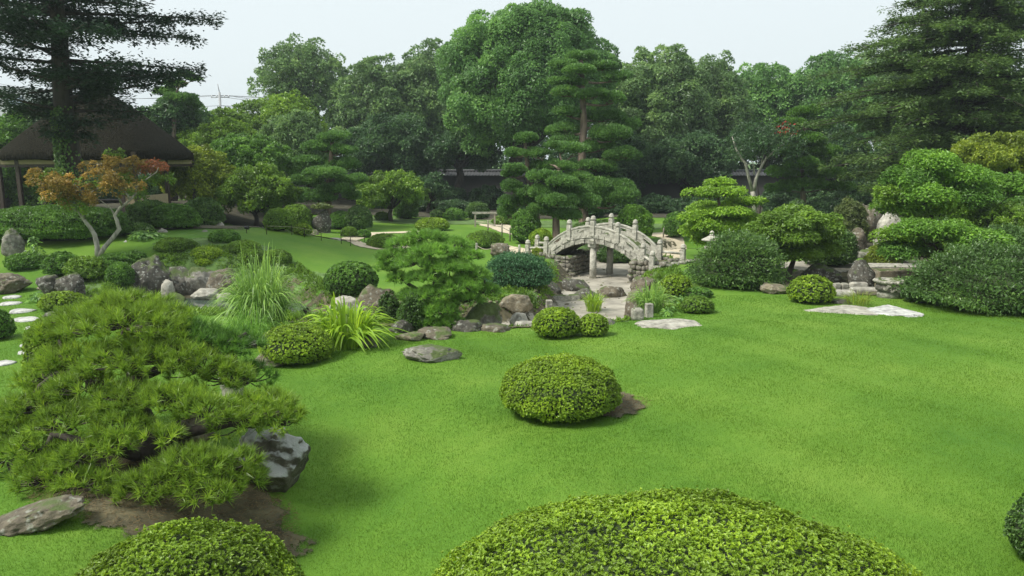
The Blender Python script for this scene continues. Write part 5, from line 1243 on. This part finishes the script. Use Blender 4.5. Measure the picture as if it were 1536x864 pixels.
def cover():
    n = 60000; x = rng.uniform(-11, 5.2, n); y = rng.uniform(13.2, 25, n); d = stream_d(x, y)
    k = (d > .12) & (d < 1.15) & (rng.random(n) < .25+.9*np.clip(wob(x, y, 2.7, 6), 0, 1)) & ~((d > .5) & (y < 15.6) & (x > -3.5))
    bad = ((x-2.9)/1.9)**2+((y-23.8)/1.6)**2 < 1; k &= ~bad
    x, y = x[k], y[k]; m_ = 7; X = np.repeat(x, m_); Y = np.repeat(y, m_); N = len(X)
    X = X+rng.normal(size=N)*.03; Y = Y+rng.normal(size=N)*.03; P = np.stack([X, Y, H(X, Y)+.01], 1)
    ax = norm(rand3(N)*.8+[0, 0, .8]); L = (.05+.07*rng.random(N))*(1+.5*wob(X, Y, 3.3, 8)); V, F = leafq(P, ax, rand3(N)+[0, 0, .6], L, L*.4, .2)
    t = np.clip(.45+.3*wob(X, Y, 1.9, 4)+rng.normal(size=N)*.2, 0, 1)
    tag(MB().add(V, F, 0, t).build('ground_cover', fm('olive')), 'low leafy ground cover along the stream and pond banks', 'ground cover', None, 'stuff')
    n = 9000; a_ = rng.uniform(0, 6.28, n); q = np.sqrt(rng.random(n)); X = np.concatenate([-3.35+1.25*q*np.cos(a_), gp(905, 618)[0]+.66*q[:1500]*np.cos(a_[:1500])]); Y = np.concatenate([6.75+.85*q*np.sin(a_), gp(905, 618)[1]+.25+.45*q[:1500]*np.sin(a_[:1500])]); N = len(X)
    P = np.stack([X, Y, H(X, Y)+.034], 1); ax = norm(rand3(N)*[1, 1, .12]); V, F = spikes(P, ax, .03+.05*rng.random(N), .0035)
    lm = foliage('dry_needles', (.10, .06, .03), (.17, .12, .06), (.25, .19, .09), .8, .1, .2)
    tag(MB().add(V, F, 0, rng.random(N)).build('needle_litter', lm), 'dry brown needle litter on the bare soil under the shrubs', 'needle litter', None, 'stuff')
cover()
# rope fence with stone posts, left of the bridge
def post_fence(name, label, pts, hgt, rad, mat, railz=(), rope=None, Ds=None, sag=.06, cat='fence'):
    P = [G(x, y) if Ds is None else np.array([*W(x, y, Ds[i])[:2], h(*W(x, y, Ds[i])[:2])]) for i, (x, y) in enumerate(pts)]
    r0 = root(name, label, cat, P[0])
    for p in P:
        mb = MB(); addtube(mb, [p-[0, 0, .05], p+[0, 0, hgt-.02], p+[0, 0, hgt]], [rad, rad*.92, rad*.7], 8); mb.build('post', mat, r0)
    for a, b_ in zip(P[:-1], P[1:]):
        for rz in railz:
            mb = MB(); addtube(mb, [a+[0, 0, rz], b_+[0, 0, rz]], rad*.6, 6); mb.build('rail', mat, r0)
        if rope:
            t = np.linspace(0, 1, 9)[:, None]; Q = a+(b_-a)*t+[0, 0, rope]-np.array([0, 0, sag])*np.sin(t*math.pi)*2
            mb = MB(); addtube(mb, Q, .010 if rad > .02 else .005, 6); mb.build('rope', plain('rope', (.42, .38, .28), .9), r0)
post_fence('rope_fence', 'low rope barrier on pale stone posts left of the bridge', [(715,381),(743,383),(779,384)], .38, .045, ST['granite'], rope=.30)
post_fence('wire_fence', 'thin dark stake fence along the crest of the far lawn', [(400,352),(438,353),(457,356),(482,361),(512,366),(526,369),(547,363)], .34, .012, WOODD, rope=.28, sag=.0)
post_fence('rail_fence', 'rustic wooden rail fence right of the gate frame', [(732,349),(753,355),(765,362)], .55, .03, WOOD, railz=(.40,))
post_fence('rail_fence', 'short stake fence beside the path right of the bridge', [(995,357),(1012,352),(1040,348)], .42, .03, WOOD, railz=(.3,))
def gate():
    D = G(727, 340)[1]; a, b_ = W(713, 340, D), W(742, 340, D); z0 = h(a[0], D); zt = W(727, 320, D)[2]
    r0 = root('gate_frame', 'small weathered wooden gate frame with a lintel over the far path', 'gate', ((a[0]+b_[0])/2, D, z0))
    for x in (a[0], b_[0]): V, F = box((x, D, (z0+zt)/2), (.08, .08, zt-z0)); MB().add(V, F).build('post', WOOD, r0)
    V, F = box(((a[0]+b_[0])/2, D, zt+.02), (b_[0]-a[0]+.3, .12, .09)); MB().add(V, F).build('lintel', ST['pale'], r0)
gate()
# garden spot light on a stake
def spot():
    p = G(370, 350); r0 = root('garden_light', 'small black garden spotlight on the far lawn edge', 'garden light', p)
    mb = MB(); addtube(mb, [p, p+[0, 0, .16]], .012, 6); mb.build('stake', WOODD, r0)
    V, F = lathe([(0, 0), (.05, 0), (.06, .13), (.05, .13), (.0, .11)], 12); V = V[:, [2, 1, 0]]; MB().add(V+p+[-.05, 0, .18], F, 0, None, True).build('lamp_head', plain('black_metal', (.015, .015, .015), .4), r0)
spot()
# ================================================================== AIR
def haze():
    m = bpy.data.materials.new('haze'); m.use_nodes = True; n = m.node_tree.nodes; l = m.node_tree.links; n.clear()
    o = n.new('ShaderNodeOutputMaterial'); v = n.new('ShaderNodeVolumePrincipled'); v.inputs['Color'].default_value = (.80, .90, .95, 1); v.inputs['Density'].default_value = .0008; v.inputs['Anisotropy'].default_value = .3
    l.new(v.outputs[0], o.inputs['Volume'])
    V, F = box((0, 350, 19), (1700, 1100, 44)); ob = MB().add(V, F).build('haze', m); ob['kind'] = 'stuff'; ob['category'] = 'haze'; ob['label'] = 'thin pale humid air over the whole garden'
haze()
